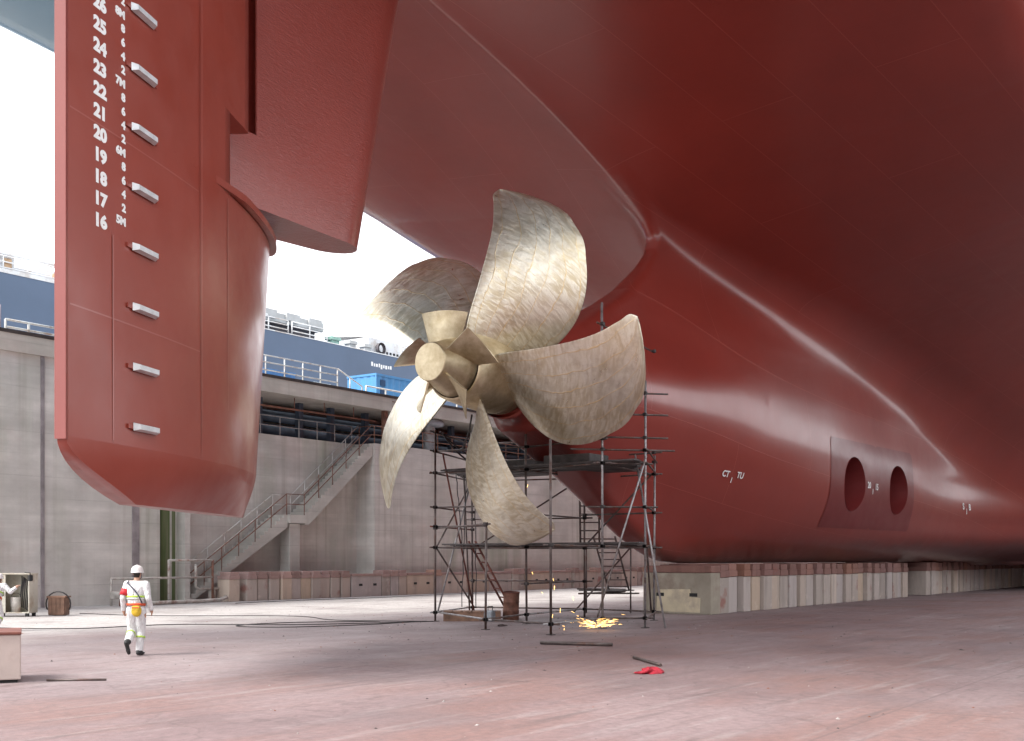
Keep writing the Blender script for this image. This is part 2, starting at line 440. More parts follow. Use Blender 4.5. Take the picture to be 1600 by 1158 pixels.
def block_mat(name, col, var=0.3):
    g = NT(name)
    oi = g.n('ShaderNodeObjectInfo')
    c = g.coord()
    tint = g.ramp(oi.outputs['Random'], [(0.0, tuple(x*0.75 for x in col)), (0.35, col), (0.6, (col[0]*0.95, col[1]*0.98, col[2]*1.05)), (0.8, (col[0]*1.05, col[1]*0.95, col[2]*0.8)), (1.0, tuple(min(1, x*1.22) for x in col))])
    vec = g.n('ShaderNodeVectorMath'); vec.operation = 'ADD'
    cmb = g.n('ShaderNodeCombineXYZ'); g.l(g.math('MULTIPLY', oi.outputs['Random'], 50.0), cmb.inputs[0])
    g.l(c, vec.inputs[0]); g.l(cmb.outputs[0], vec.inputs[1])
    mp = g.n('ShaderNodeMapping'); mp.inputs['Scale'].default_value = (3, 3, 0.5); g.l(vec.outputs[0], mp.inputs[0])
    st = g.ramp(g.noise(mp.outputs[0], 0.7, 6, 0.6), [(0.5, 0.0), (0.75, 0.55)])
    colr = g.mix(st, tint, tuple(x*0.5 for x in col))
    st2 = g.ramp(g.noise(vec.outputs[0], 2.0, 7, 0.7), [(0.55, 0.0), (0.7, 0.5)])
    colr = g.mix(st2, colr, tuple(min(1, x*1.35) for x in col))
    redd = g.ramp(g.noise(vec.outputs[0], 0.7, 4, 0.6), [(0.60, 0.0), (0.70, 0.7)])
    colr = g.mix(redd, colr, (0.30, 0.10, 0.08))
    g.set(colr, 0.85, 0, g.bump(g.noise(vec.outputs[0], 10, 6), 0.4, 0.015), spec=0.25)
    return g.m
M_BLOCK = block_mat('keel_block_concrete', (0.52, 0.45, 0.41))
M_CAPT = block_mat('block_timber', (0.27, 0.15, 0.13))
M_CREAM = simple('cream_paint', (0.62, 0.54, 0.39), 0.8, var=0.12, scale=2, dirt=(0.45, 0.38, 0.30))
M_BLKEND = simple('block_end_concrete', (0.36, 0.32, 0.26), 0.85, var=0.2, scale=1.2, bump=0.2, dirt=(0.26, 0.20, 0.16))

# ------------------------------------------------------------------ ground, quay
def structure(name, mb, m):
    return tag(mb.build(name, m), kind='structure')
b = MB()
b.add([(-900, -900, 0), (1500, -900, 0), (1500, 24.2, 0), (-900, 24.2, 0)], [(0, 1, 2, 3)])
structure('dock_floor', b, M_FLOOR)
b = MB()
b.box((-60, 27.0, 9.9), (260, 43.0, 10.75))
structure('quay_pavement', b, M_QUAY)

# ------------------------------------------------------------------ dock wall with gallery and stair recess
YW = 22.2; YR = 23.5; ZG = 8.15; ZS = 10.0; ZT = 10.7
dw = thing('dock_wall', 'tall stained grey concrete dock wall with open pipe gallery under its top slab', 'dock wall', (20, YW, 0))
def wp(name, mb, m):
    o = mb.build(name, m, dw)
    o.matrix_parent_inverse = Matrix.Translation((-20, -YW, 0))
    return o
b = MB()
b.box((-60, YW, -1), (32.35, 27, ZS), 0)
b.box((32.35, YW+0.55, -1), (33.7, 27, ZG), 0)
b.box((33.7, YW, -1), (34.0, 27, ZG), 0)
b.box((34.0, YR, -1), (46.3, 27, ZG), 0)
b.box((46.3, YW, -1), (260, 27, ZG), 0)
b.box((32.35, YW+0.02, ZG), (33.7, 27, ZS), 0)
b.box((33.7, 26.2, ZG), (260, 27, ZS), 0)
wp('wall_face', b, M_WALL)
b = MB()
b.box((32.36, YW+0.54, 0), (33.3, YW+0.545, ZG-0.2)); b.box((33.42, YW+0.54, 0), (33.6, YW+0.545, 6))
wp('algae_slot', b, M_ALGAE)
b = MB()
b.box((-60, YW-0.12, ZS), (260, 27, ZT), bev=0.0)
wp('cope_slab', b, M_SLAB)
b = MB()
b.box((-60, YW-0.15, ZT), (260, YW+0.25, ZT+0.14)); b.box((-60, YW+0.35, ZT), (260, YW+0.5, ZT+0.2))
wp('crane_rail', b, M_CRANE_RAIL)
b = MB(); b.box((26.6, YW-0.06, 0), (26.75, YW, 10)); b.box((30.9, YW-0.05, 0), (31.25, YW, 10))
wp('joint_strip', b, simple('joint_strip_grey', (0.27, 0.24, 0.25), 0.8, var=0.3, scale=2))
for (yy, zz, rr) in ((24.4, 8.55, 0.28), (24.5, 9.15, 0.22), (25.2, 9.5, 0.2), (25.4, 8.6, 0.3)):
    b = MB(); b.tube([(34, yy, zz), (250, yy, zz)], rr, 10); wp('service_pipe', b, M_DARKP)
b = MB(); b.tube([(33.8, YW+0.5, 9.42), (47.0, YW+0.5, 9.42)], 0.05, 6); wp('hanging_pipe', b, M_RAILR)
for xx in (39.5, 42.3, 44.6, 47.3, 55, 63, 71, 79, 87):
    b = MB(); b.box((xx, YW+1.6, ZG), (xx+0.3, YW+1.9, ZS)); wp('gallery_post', b, M_DARKP)
for xx in (38.6, 40.9, 43.0, 45.2):
    b = MB(); b.tube([(xx, YW+0.5, 9.42), (xx, YW+0.5, ZS)], 0.025, 5); wp('pipe_hanger', b, M_RAILR)
b = MB(); b.box((47.25, YW+0.1, ZG), (47.5, YW+0.35, ZS)); wp('gallery_column', b, M_RAILR)
b = MB()
for i in range(10):
    b.tube([(47.6, YW-0.12, 8.0+i*0.28), (48.1, YW-0.12, 8.0+i*0.28)], 0.02, 5)
wp('wall_ladder', b, M_RAILR)

dw2 = thing('dock_wall', 'plain grey concrete dock wall facing the near side of the ship, unseen and added to shape the light', 'dock wall', (0, -22.6, 0))  # near-side wall is out of view, added because it shapes the light
b = MB(); b.box((-60, -1.6, -1), (260, 0, 10.0)); b.build('wall_face', M_WALL, dw2)
b = MB(); b.box((-60, -1.6, 10.001), (260, 0.12, 10.7)); b.build('cope_slab', M_SLAB, dw2)
b = MB(); b.box((-60, -200, 9.9), (260, -24.201, 10.7)); structure('quay_pavement', b, M_QUAY)
def railing(name, label, cat, pts, h, rails, spacing, m, r=0.03, group=None):
    pts = [Vector(p) for p in pts]
    t = thing(name, label, cat, pts[0], 0, group)
    off = pts[0]
    for a, c in zip(pts[:-1], pts[1:]):
        n = max(1, int(round((c-a).length / spacing)))
        for i in range(n+1):
            if i == n and c is not pts[-1]: continue
            p = a.lerp(c, i/n) - off
            q = MB(); q.tube([p, p+Vector((0, 0, h))], r, 6); q.build('post', m, t)
    for f in rails:
        q = MB(); q.tube([p-off+Vector((0, 0, h*f)) for p in pts], r*0.9, 6); q.build('rail', m, t)
    return t
railing('gallery_railing', 'grey pipe railing along the gallery above the stair recess', 'railing',
        [(34.2, YR+0.08, ZG), (46.0, YR+0.08, ZG)], 0.95, (0.5, 1.0), 1.35, M_RAILG, 0.03)
railing('gallery_railing', 'rusty red pipe railing on the gallery right of the stair head', 'railing',
        [(46.4, YW+1.2, ZG), (46.4, YW+0.1, ZG), (64, YW+0.1, ZG), (100, YW+0.1, ZG)], 0.95, (0.5, 1.0), 1.4, M_RAILR, 0.03)
railing('quay_railing', 'white pipe railing with sloping end on the quay above the gallery', 'railing',
        [(28.0, 23.0, ZT+0.05), (38, 23.0, ZT+0.05), (44.3, 23.0, ZT+0.05)], 1.2, (0.4, 0.72, 1.0), 1.25, M_RAILW, 0.035)
t = thing('rail_end', 'white sloping tail rail closing the tall quay railing', 'railing', (44.3, 23.0, ZT+0.05))
q = MB(); q.tube([(0.03, 0, 1.2), (1.9, 0, 0.5)], 0.034, 6); q.build('rail', M_RAILW, t)
q = MB(); q.tube([(1.9, 0, 0.5), (1.9, 0, -0.05)], 0.034, 6); q.build('post', M_RAILW, t)
q = MB(); q.tube([(0.95, 0, 0.85), (0.95, 0, -0.05)], 0.03, 6); q.build('post', M_RAILW, t)
railing('quay_railing', 'low white pipe railing in front of the blue container', 'railing',
        [(46.4, 22.9, ZT+0.05), (64, 22.9, ZT+0.05), (90, 22.9, ZT+0.05)], 0.55, (1.0,), 1.6, M_RAILW, 0.05)
railing('quay_railing', 'short white curved railing on the quay left of the rudder', 'railing',
        [(25.6, 23.0, ZT+0.05), (26.6, 23.0, ZT+0.05), (27.9, 23.0, ZT+0.05)], 0.65, (0.55, 1.0), 1.1, M_RAILW, 0.05)
t = thing('marker_post', 'thin pale post standing on the wall top at far left', 'post', (25.4, 23.1, ZT))
q = MB(); q.tube([(0, 0, 0), (0, 0, 1.25)], 0.06, 8); q.build('post_shaft', simple('pinkish_post', (0.42, 0.33, 0.36), 0.7), t)

# mushroom ventilator in the gallery
t = thing('mushroom_ventilator', 'pale blue domed ventilator standing in the gallery behind the propeller', 'ventilator', (52.0, YW+0.9, ZG))
q = MB(); q.lathe([(0.0, 1.95), (0.45, 1.92), (0.8, 1.8), (0.92, 1.62), (0.85, 1.5), (0.4, 1.45)], (0, 0, 0), 2, 28); q.build('dome', simple('dome_pale_blue', (0.34, 0.37, 0.42), 0.45), t)
q = MB(); q.lathe([(0.4, 0), (0.36, 0.3), (0.36, 1.5)], (0, 0, 0), 2, 20); q.build('stem', M_RAILG, t)

# stair
st = thing('concrete_stair', 'long concrete stair climbing the recess in the dock wall', 'stair', (34, YW+0.1, 0))
def flight(x0, z0, x1, z1, n, th):
    pr = []
    for i in range(n):
        xa = x0+(x1-x0)*i/n; zb = z0+(z1-z0)*(i+1)/n
        pr += [(xa, zb), (x0+(x1-x0)*(i+1)/n, zb)]
    pr = [(x0, z0)] + pr + [(x1, z1-th), (x0+0.25, max(z0-th+0.15, 0.0)), (x0, max(z0-th+0.15, 0.0))]
    q = MB(); q.prism([(a-34, c) for a, c in pr], 0.0, 1.1)
    return q.build('flight', M_STAIR, st)
flight(33.9, 0.02, 40.05, 4.12, 24, 0.62)
flight(41.25, 4.12, 46.28, 8.12, 22, 0.62)
q = MB(); q.box((6.06, -0.12, 3.72), (7.24, 1.12, 4.12)); q.build('landing', M_STAIR, st)
q = MB(); q.box((6.25, 0.05, 0), (6.95, 0.75, 3.7), bev=0.03); q.build('column', M_RECESS, st)
def stair_rail(label, y, m):
    t = thing('stair_railing', label, 'handrail', (34, y, 0), 0)
    P = [(33.9, 0.15), (40.05, 4.15), (41.25, 4.15), (46.28, 8.15)]
    for h in (0.5, 1.0):
        q = MB(); q.tube([(a-34, 0, c+h) for a, c in P], 0.025, 6); q.build('rail', m, t)
    for (a, c), (d, e) in zip(P[:-1], P[1:]):
        n = max(1, int((d-a)/1.0))
        for i in range(n):
            f = i/n; x = a+(d-a)*f-34; z = c+(e-c)*f
            q = MB(); q.tube([(x, 0, z-0.1), (x, 0, z+1.0)], 0.025, 6); q.build('post', m, t)
stair_rail('rusty outer handrail of the concrete stair', YW+0.16, M_RAILR)
stair_rail('pale inner handrail of the concrete stair against the recess wall', YW+1.15, M_RAILW)

# pipe guard and floor pipe at the stair foot
t = thing('pipe_guard', 'pale pipe barrier in front of the green slot at the stair foot', 'barrier', (29.5, 21.4, 0))
for (x0, x1, z) in ((2.7, 5.1, 1.88), (-0.2, 5.1, 1.12)):
    q = MB(); q.tube([(x0, 0, z), (x1, 0, z)], 0.05, 8); q.build('rail', M_PIPE, t)
for x, zt in ((-0.2, 1.12), (2.7, 1.9), (5.1, 1.9)):
    q = MB(); q.tube([(x, 0, 0), (x, 0, zt)], 0.055, 8); q.build('post', M_PIPE if x < 3 else M_RAILR, t)
t = thing('floor_pipe', 'thick pale pipe lying along the foot of the dock wall by the stair', 'pipe', (29.0, 20.9, 0))
q = MB(); q.tube([(0, 0, 0.45), (1.4, 0, 0.45)], 0.16, 12); q.tube([(1.4, 0, 0.45), (1.75, 0, 0.45)], 0.2, 12); q.build('pipe_body', M_PIPE, t)
q = MB(); q.tube([(0.4, 0, 0), (0.4, 0, 0.4)], 0.07, 8); q.build('support', M_RAILR, t)
t = thing('floor_pipe', 'thin pale hose pipe curving along the floor to the side blocks', 'pipe', (31.0, 20.7, 0.09))
q = MB(); q.tube([(-0.4, -0.2, 0), (0.6, 0, 0), (2.5, 0.1, 0), (3.6, 0.2, 0.02), (4.1, 0.35, 0.12)], 0.085, 10); q.build('pipe_body', M_PIPE, t)
t = thing('floor_pipe', 'raised pale pipe on a stub between stair foot and side blocks', 'pipe', (34.0, 21.7, 0))
q = MB(); q.tube([(-0.1, 0, 1.7), (-0.1, 0, 0.7), (0.1, 0, 0.58), (1.5, 0, 0.58)], 0.06, 8); q.build('pipe_body', M_PIPE, t)
q = MB(); q.box((0.7, -0.1, 0), (0.95, 0.1, 0.53)); q.build('support', M_PIPE, t)

# ------------------------------------------------------------------ keel blocks
def make_block(name, wd, h, cap, dp, m, mc, label, group, slots=False, wedge=True):
    t = thing(name, label, 'keel block', (0, 0, 0), 0, group)
    q = MB(); q.box((0, 0, 0), (wd, dp, h), bev=0.025); q.build('concrete_body', m, t)
    q = MB(); q.box((-0.01, -0.03, h+0.003), (wd*0.98, dp, h+cap*0.5), bev=0.015)
    if wedge: q.box((0.06, -0.015, h+cap*0.5+0.003), (wd*0.9, dp-0.1, h+cap), bev=0.015)
    q.build('timber_cap', mc, t)
    if slots:
        for fx in (0.24, 0.72):
            q = MB(); q.box((wd*fx, -0.006, h*0.52), (wd*fx+0.26, 0.02, h*0.52+0.12)); q.build('lifting_slot', M_DARK, t)
    return t
G1 = 'keel blocks in the row under the ship'
Y0 = -2.12
# end block facing astern
eb = thing('keel_block', 'large end keel block with cream painted face and two dark slots', 'keel block', (36.6, Y0, 0), 0, None)
q = MB(); q.box((0, 0, 0), (0.75, 2.66, 1.45), bev=0.03); q.build('concrete_body', M_BLKEND, eb)
q = MB(); q.box((-0.02, -0.02, 1.455), (0.75, 2.64, 1.7), bev=0.03); q.build('timber_cap', M_CAPT, eb)
q = MB()
q.prism([(0.42, 0.06), (2.12, 0.08), (2.1, 0.62), (1.98, 0.86), (0.80, 0.88), (0.74, 0.60), (0.40, 0.58)], -0.006, 0.004, axis=0)
q.build('paint_patch', M_CREAM, eb)
for yy in (0.52, 1.82):
    q = MB(); q.box((-0.012, yy, 0.62), (0.03, yy+0.3, 0.74)); q.build('lifting_slot', M_DARK, eb)
slab = make_block('keel_block', 0.78, 1.3, 0.46, 2.5, M_BLOCK, M_CAPT, 'tall narrow concrete keel block with timber cap in the row under the hull', G1)
wide = make_block('keel_block', 2.6, 1.3, 0.46, 2.5, M_BLOCK, M_CAPT, 'wide grey keel block with dark slot breaking the row under the hull', None, True)
x = 37.42; first = True; rr = random.Random(3)
spots = []
while x < 128:
    if 59.6 < x < 62.6:
        wide.location = (x+0.05, Y0+0.9, 0); x = 62.95; continue
    spots.append(x); x += 0.78+rr.choice((0.03, 0.06, 0.05, 0.2, 0.3))*0.9
for i, xx in enumerate(spots):
    o = slab if i == 0 else copy_tree(slab)
    o.location = (xx, Y0+rr.uniform(-0.04, 0.12), 0)
    sx = rr.choice((0.8, 0.95, 1.0, 1.0))
    o.scale = (sx, 1, rr.uniform(0.97, 1.0))
    if i in (1, 4): o.scale = (1.0, 1, 1)
# side blocks along the wall
G2 = 'side blocks along the foot of the dock wall'
M_CAPS = block_mat('pale_rusty_cap', (0.42, 0.29, 0.265))
sslab = make_block('side_block', 0.62, 1.0, 0.34, 0.8, M_BLOCK, M_CAPS, 'narrow concrete block with rusty cap in the row along the dock wall', G2)
swide = make_block('side_block', 2.25, 1.05, 0.25, 0.8, M_BLOCK, M_CAPS, 'wide concrete block with two dark slots in the row along the dock wall', G2, True, False)
seq = 'sgsssssssssswssswswwwssswwgswsgwwsswwswwssswwswwsswwwssw'
x = 35.2; fs = fw = True; rr = random.Random(5)
for ch in seq:
    if ch == 'g': x += 0.3; continue
    src = sslab if ch == 's' else swide
    o = src if (ch == 's' and fs) or (ch == 'w' and fw) else copy_tree(src)
    if ch == 's': fs = False
    else: fw = False
    o.location = (x, 20.95+rr.uniform(-0.04, 0.08), 0)
    x += (0.66 if ch == 's' else 2.3) + rr.choice((0, 0.02, 0.06))
    if x > 92: break

# ------------------------------------------------------------------ things on the quay
t = thing('container', 'bright blue shipping container on the quay with dark open end corner', 'container', (52.9, 28, ZT+0.05))
q = MB()
def corrugated(q, L, W, H):
    n = int(L/0.14)
    P = []
    for i in range(n+1):
        d = 0.0 if (i//2) % 2 else 0.035
        P.append([(L*i/n, d, 0.1), (L*i/n, d, H-0.1)])
    q.grid(P, smooth=False)
    n = int(W/0.14); P = []
    for i in range(n+1):
        d = 0.0 if (i//2) % 2 else 0.035
        P.append([(d, W*i/n, 0.1), (d, W*i/n, H-0.1)])
    q.grid(P, smooth=False)
    q.box((0.04, 0.04, 0.05), (L, W, H-0.02))
corrugated(q, 6.0, 2.44, 2.55); q.build('shell', M_CONT, t)
q = MB()
for (a, c) in (((-0.03, -0.03, 0), (6.0, 0.05, 0.12)), ((-0.03, -0.03, 2.45), (6.0, 0.05, 2.58)), ((-0.03, -0.03, 0.12), (0.08, 0.06, 2.45)), ((-0.03, 0.05, 2.45), (0.05, 2.44, 2.58))): q.box(a, c)
q.build('frame', M_CONT, t)
for k in range(4):
    q = MB(); q.box((0.35, -0.045, 0.35+k*0.5), (0.8, 0.02, 0.72+k*0.5)); q.build('louvre', simple('louvre_dark', (0.02, 0.06, 0.14), 0.6), t)
for i, (xx, yy, L, Wd, H, mm, lab) in enumerate(((38.0, 25.2, 1.7, 1.2, 0.85, M_BLUEP, 'pale blue equipment box behind the tall quay railing beside the rudder'),
        (40.6, 25.0, 2.6, 1.3, 0.95, M_BLUE, 'blue machine frame behind the middle of the tall quay railing'),
        (44.0, 24.4, 1.2, 1.0, 0.55, M_BLUEP, 'low white box under the sloping end of the tall railing'),
        (46.2, 24.8, 2.0, 1.2, 0.6, M_BLUEP, 'pale box on the quay between railing end and blue container'))):
    t = thing('equipment_box', lab, 'box', (xx, yy, ZT+0.05))
    q = MB(); q.box((0, 0, 0.08), (L, Wd, H), bev=0.05); q.build('casing', mm, t)
    q = MB(); q.box((-0.03, -0.03, H+0.003), (L+0.03, Wd+0.03, H+0.06), bev=0.02); q.build('lid', mm, t)
    q = MB(); q.box((0.1, 0.1, 0), (L-0.1, Wd-0.1, 0.078)); q.build('skid', M_DARK, t)

# ------------------------------------------------------------------ ship in the next dock
sp = thing('cargo_ship', 'long navy blue ship hull with white railings in the next dock', 'ship', (40, 45, 5))
def sb(name, mb, m, par=None):
    o = mb.build(name, m, par or sp)
    if par is None: o.matrix_parent_inverse = Matrix.Translation((-40, -45, -5))
    return o
b = MB()
P = []
for i in range(41):
    xx = -20+i*6.0
    P.append([(xx, 46.5, 2), (xx, 45.3, 6), (xx, 45.0, 9), (xx, 45.0, 14), (xx, 45.0, 19.05)])
b.grid(P); b.box((-20, 45.02, 18.6), (220, 75, 19.0)); sb('hull', b, M_SHIP)
b = MB(); b.box((-20, 44.97, 19.05), (45.5, 45.1, 19.30)); sb('sheer_strake', b, M_SHIPW)
b = MB(); b.box((45.5, 44.97, 19.05), (220, 45.05, 19.12)); sb('deck_edge', b, M_SHIPW)
def ship_rail(x0, x1, h=1.05, y=45.15):
    q = MB()
    for z in (0.35, 0.7, 1.05): q.tube([(x0, y, 19.05+z), (x1, y, 19.05+z)], 0.045, 5)
    n = int((x1-x0)/1.6)
    for i in range(n+1):
        xx = x0+(x1-x0)*i/n; q.tube([(xx, y, 19.05), (xx, y, 19.05+h)], 0.05, 5)
    sb('deck_railing', q, M_SHIPW)
for x0, x1 in ((20, 30), (34, 50), (56, 62), (62.4, 66.2), (75.2, 79.5), (82, 92)): ship_rail(x0, x1)
b = MB(); b.box((15, 45.3, 19.1), (39.6, 52, 20.2)); b.box((15, 45.2, 20.2), (60, 45.3, 20.32)); b.box((40.0, 46.2, 19.0), (60, 46.6, 19.85)); sb('deck_house', b, M_SHIPW)
b = MB(); b.box((38.9, 45.22, 19.35), (39.4, 45.29, 20.0)); b.box((42.6, 45.6, 19.1), (43.6, 46.1, 19.9)); sb('deck_locker', b, simple('orange_locker', (0.5, 0.33, 0.2), 0.6))
def hatch(x0, x1, z0=20.15, z1=20.85):
    q = MB(); q.box((x0, 46.2, z0), (x1, 60, z1))
    k = x0
    while k < x1-1.0:
        q.box((k+0.2, 46.0, z0+0.25), (k+1.6, 46.2, z1+0.12)); k += 2.4
    o = sb('hatch_cover', q, M_SHIPG)
    q = MB(); q.box((x0+0.3, 46.8, 19.0), (x1-0.4, 59, z0-0.005)); o2 = q.build('hatch_coaming', M_SHIPD, o)
hatch(50.5, 66.9)
hatch(78.0, 84.5, 20.1, 20.6)
b = MB(); b.box((72.0, 46.0, 19.0), (77.6, 52, 20.55)); b.add([(72.0, 46, 20.55), (77.6, 46, 20.55), (77.6, 52, 21.2), (72, 52, 21.2), (74.6, 49, 21.3)], [(0, 1, 4), (1, 2, 4), (2, 3, 4), (3, 0, 4)])
sb('deck_house', b, M_SHIPW)
for xx, w2, mm in ((66.9, 0.85, simple('green_vent', (0.25, 0.42, 0.36), 0.6)), (69.0, 0.7, M_SHIPG), (70.8, 0.7, M_SHIPG)):
    q = MB(); q.box((xx, 45.3, 19.05), (xx+w2, 45.9, 19.45)); o = sb('deck_vent', q, mm)
    q = MB(); q.box((xx-0.1, 45.2, 19.46), (xx+w2+0.1, 46.0, 19.72)); q.build('vent_hood', M_SHIPG if mm is M_SHIPG else mm, o)
q = MB(); q.lathe([(0.5, 0.0), (0.5, 0.3), (0.42, 0.3), (0.3, 0.05)], (73.0, 45.4, 19.65), 1, 20); sb('fairlead', q, M_SHIPD)
for k in range(4):
    q = MB(); q.box((74.2+k*0.45, 45.95, 19.35), (74.4+k*0.45, 46.03, 19.6)); sb('port_window', q, M_DARK)

# ------------------------------------------------------------------ lettering
def text_mesh(name, txt, size, m, parent=None, mat=None, bold=0.02, sx=1.0):
    cu = bpy.data.curves.new('lettering', 'FONT'); cu.body = txt; cu.size = size; cu.align_x = 'CENTER'; cu.align_y = 'CENTER'
    cu.offset = bold*size; cu.resolution_u = 3; cu.extrude = 0.002
    o = bpy.data.objects.new('lettering', cu); COL.objects.link(o)
    dg = bpy.context.evaluated_depsgraph_get()
    me = bpy.data.meshes.new_from_object(o.evaluated_get(dg))
    bpy.data.objects.remove(o); bpy.data.curves.remove(cu)
    me.name = name; me.materials.clear(); me.materials.append(m)
    if sx != 1.0: me.transform(Matrix.Diagonal((sx, 1, 1, 1)))
    ob = link(bpy.data.objects.new(name, me), parent)
    if mat is not None: ob.matrix_basis = mat
    return ob
# small illegible white lettering near the far ship's rail
b = MB()
xx = 71.2
for k, (ww, up) in enumerate(((0.28, .1), (0.2, .0), (0.3, .0), (0.2, .06), (0.25, -.12), (0.22, .0), (0.3, -.05), (0.2, 0.), (0.24, .04))):
    b.box((xx, 44.985, 17.92+min(up, 0)), (xx+ww*0.8, 44.996, 18.17+max(up, 0))); xx += ww+0.05
sb('name_lettering', b, M_WHITE)
# ------------------------------------------------------------------ the ship: hull as an implicit surface
def herm(xk, Y, x):
    """cubic Hermite along the last axis of Y (shared knots xk); Y (...,n) broadcast with x"""
    xk = np.asarray(xk, float)
    m = np.gradient(Y, xk, axis=-1)
    x = np.clip(x, xk[0], xk[-1])
    i = np.clip(np.searchsorted(xk, x, side='right')-1, 0, len(xk)-2)
    h = xk[i+1]-xk[i]; t = (x-xk[i])/h
    if Y.ndim == 1:
        y0, y1, m0, m1 = Y[i], Y[i+1], m[i], m[i+1]
    else:
        a = np.arange(len(x))
        y0, y1, m0, m1 = Y[a, i], Y[a, i+1], m[a, i], m[a, i+1]
    return (2*t**3-3*t**2+1)*y0+(t**3-2*t**2+t)*h*m0+(-2*t**3+3*t**2)*y1+(t**3-t**2)*h*m1
ZK = np.array([1.75, 2.6, 4, 6, 8, 10, 12, 14, 18.])
XK = np.array([26, 30, 33, 36, 40, 46, 54, 64, 76, 90, 110, 140.])
WK = np.array([
 [.3, .3, .3, .9, .9, .4, .28, .2, .2],
 [.3, .3, .45, 1.15, 1.15, .45, .28, .2, .2],
 [.3, .36, .65, 1.45, 1.4, .6, .3, .18, .2],
 [.35, .6, 1.15, 1.8, 1.7, .95, .34, .18, .3],
 [.5, 1.15, 1.9, 2.5, 2.35, 1.75, 1.1, 1.1, 1.6],
 [.9, 1.9, 2.75, 3.0, 2.82, 2.45, 2.3, 2.9, 4.0],
 [1.4, 2.6, 3.25, 3.38, 3.1, 2.95, 3.5, 4.6, 6.4],
 [2.0, 3.6, 4.25, 4.15, 4.25, 5.1, 6.5, 8.2, 10.8],
 [3.6, 6.2, 7.3, 7.9, 9.0, 10.2, 11.4, 12.5, 13.5],
 [6.5, 9.8, 11.2, 12.2, 12.9, 13.3, 13.5, 13.5, 13.5],
 [10, 12.2, 13.0, 13.5, 13.5, 13.5, 13.5, 13.5, 13.5],
 [11.5, 13.0, 13.5, 13.5, 13.5, 13.5, 13.5, 13.5, 13.5]])
WK = np.minimum(WK, 13.5)
def w0(x, z):
    cols = np.stack([herm(XK, WK[:, k].copy(), x) for k in range(WK.shape[1])], -1)
    return herm(ZK, cols, z)
AX = np.array([5, 16, 24, 30, 36, 40, 46, 52, 57, 65, 80, 100, 140.])
AA = np.array([18.0, 17.6, 16.8, 15.65, 13.9, 12.7, 11.0, 9.8, 8.3, 4.8, -3, -12, -20.])
AB = np.array([0.0, 0.0, .01, .07, .13, .18, .28, .36, .44, .62, 1.0, 1.3, 1.5])
PROF = np.array([(28.3, 5.85), (30.43, 4.72), (32.36, 3.69), (34.48, 2.70), (36.13, 2.08), (37.2, 1.84), (38.6, 1.78), (60, 1.78), (170, 1.78), (170, 30), (33.5, 30), (33.6, 15.1), (35.0, 14.5), (35.8, 13.9),
                 (36.15, 13.3), (36.0, 12.8), (35.3, 12.1), (34.04, 11.1), (32.77, 10.4), (31.37, 9.76), (29.6, 9.0), (28.2, 8.35)])
def sd_poly(x, z):
    d = np.full(x.shape, 1e9); ins = np.zeros(x.shape, bool)
    n = len(PROF)
    for i in range(n):
        ax, az = PROF[i]; bx, bz = PROF[(i+1) % n]
        ex, ez = bx-ax, bz-az
        t = np.clip(((x-ax)*ex+(z-az)*ez)/(ex*ex+ez*ez), 0, 1)
        d = np.minimum(d, (x-ax-t*ex)**2+(z-az-t*ez)**2)
        c = (az > z) != (bz > z)
        if az != bz:
            ins ^= c & (x < ex*(z-az)/(ez)+ax)
    return np.where(ins, -1, 1)*np.sqrt(d)
def smin(a, b_, k):
    h = np.clip(0.5+0.5*(b_-a)/k, 0, 1)
    return b_+(a-b_)*h-k*h*(1-h)
def smax(a, b_, k): return -smin(-a, -b_, k)
def hullF(p):
    x, y, z = p[:, 0], p[:, 1], p[:, 2]
    ay = np.sqrt(y*y+0.0025)-0.05
    a = herm(AX, AA, x); bb = herm(AX, AB, x)
    vee = 0.34*np.clip((44-x)/8, 0, 1)
    fo = (a+bb*ay+vee*(1-np.exp(-ay/1.6))-z)/np.sqrt(1+bb*bb)
    hb = 13.5
    fs = ay-hb
    O = smax(fo, fs, 1.6)
    O = smax(O, 6.0-x, 0.4)
    fk = smax(ay-w0(x, z), sd_poly(x, z), 0.3)
    fb = smax(np.sqrt(y*y+(z-7.2)**2)-(1.18+np.clip(x-27.2, 0, 12)*0.07), np.maximum(27.2-x, x-40), 0.12)
    S = smin(fk, fb, 0.7)
    k = 0.6+np.clip((x-36)/8, 0, 1)*1.0
    return smin(O, S, k)
def hull_grad(p, e=0.01):
    g = np.empty_like(p)
    for i in range(3):
        d = np.zeros(3); d[i] = e
        g[:, i] = (hullF(p+d)-hullF(p-d))/(2*e)
    return g
def hull_y(x, z, side=-1):
    """starboard surface ordinate at given x, z by bisection"""
    x = np.atleast_1d(np.asarray(x, float)); z = np.atleast_1d(np.asarray(z, float))
    lo = np.zeros(len(x)); hi = np.full(len(x), 20.0)
    for _ in range(40):
        m = (lo+hi)/2
        f = hullF(np.stack([x, side*m, z], 1))
        lo = np.where(f < 0, m, lo); hi = np.where(f < 0, hi, m)
    return side*(lo+hi)/2

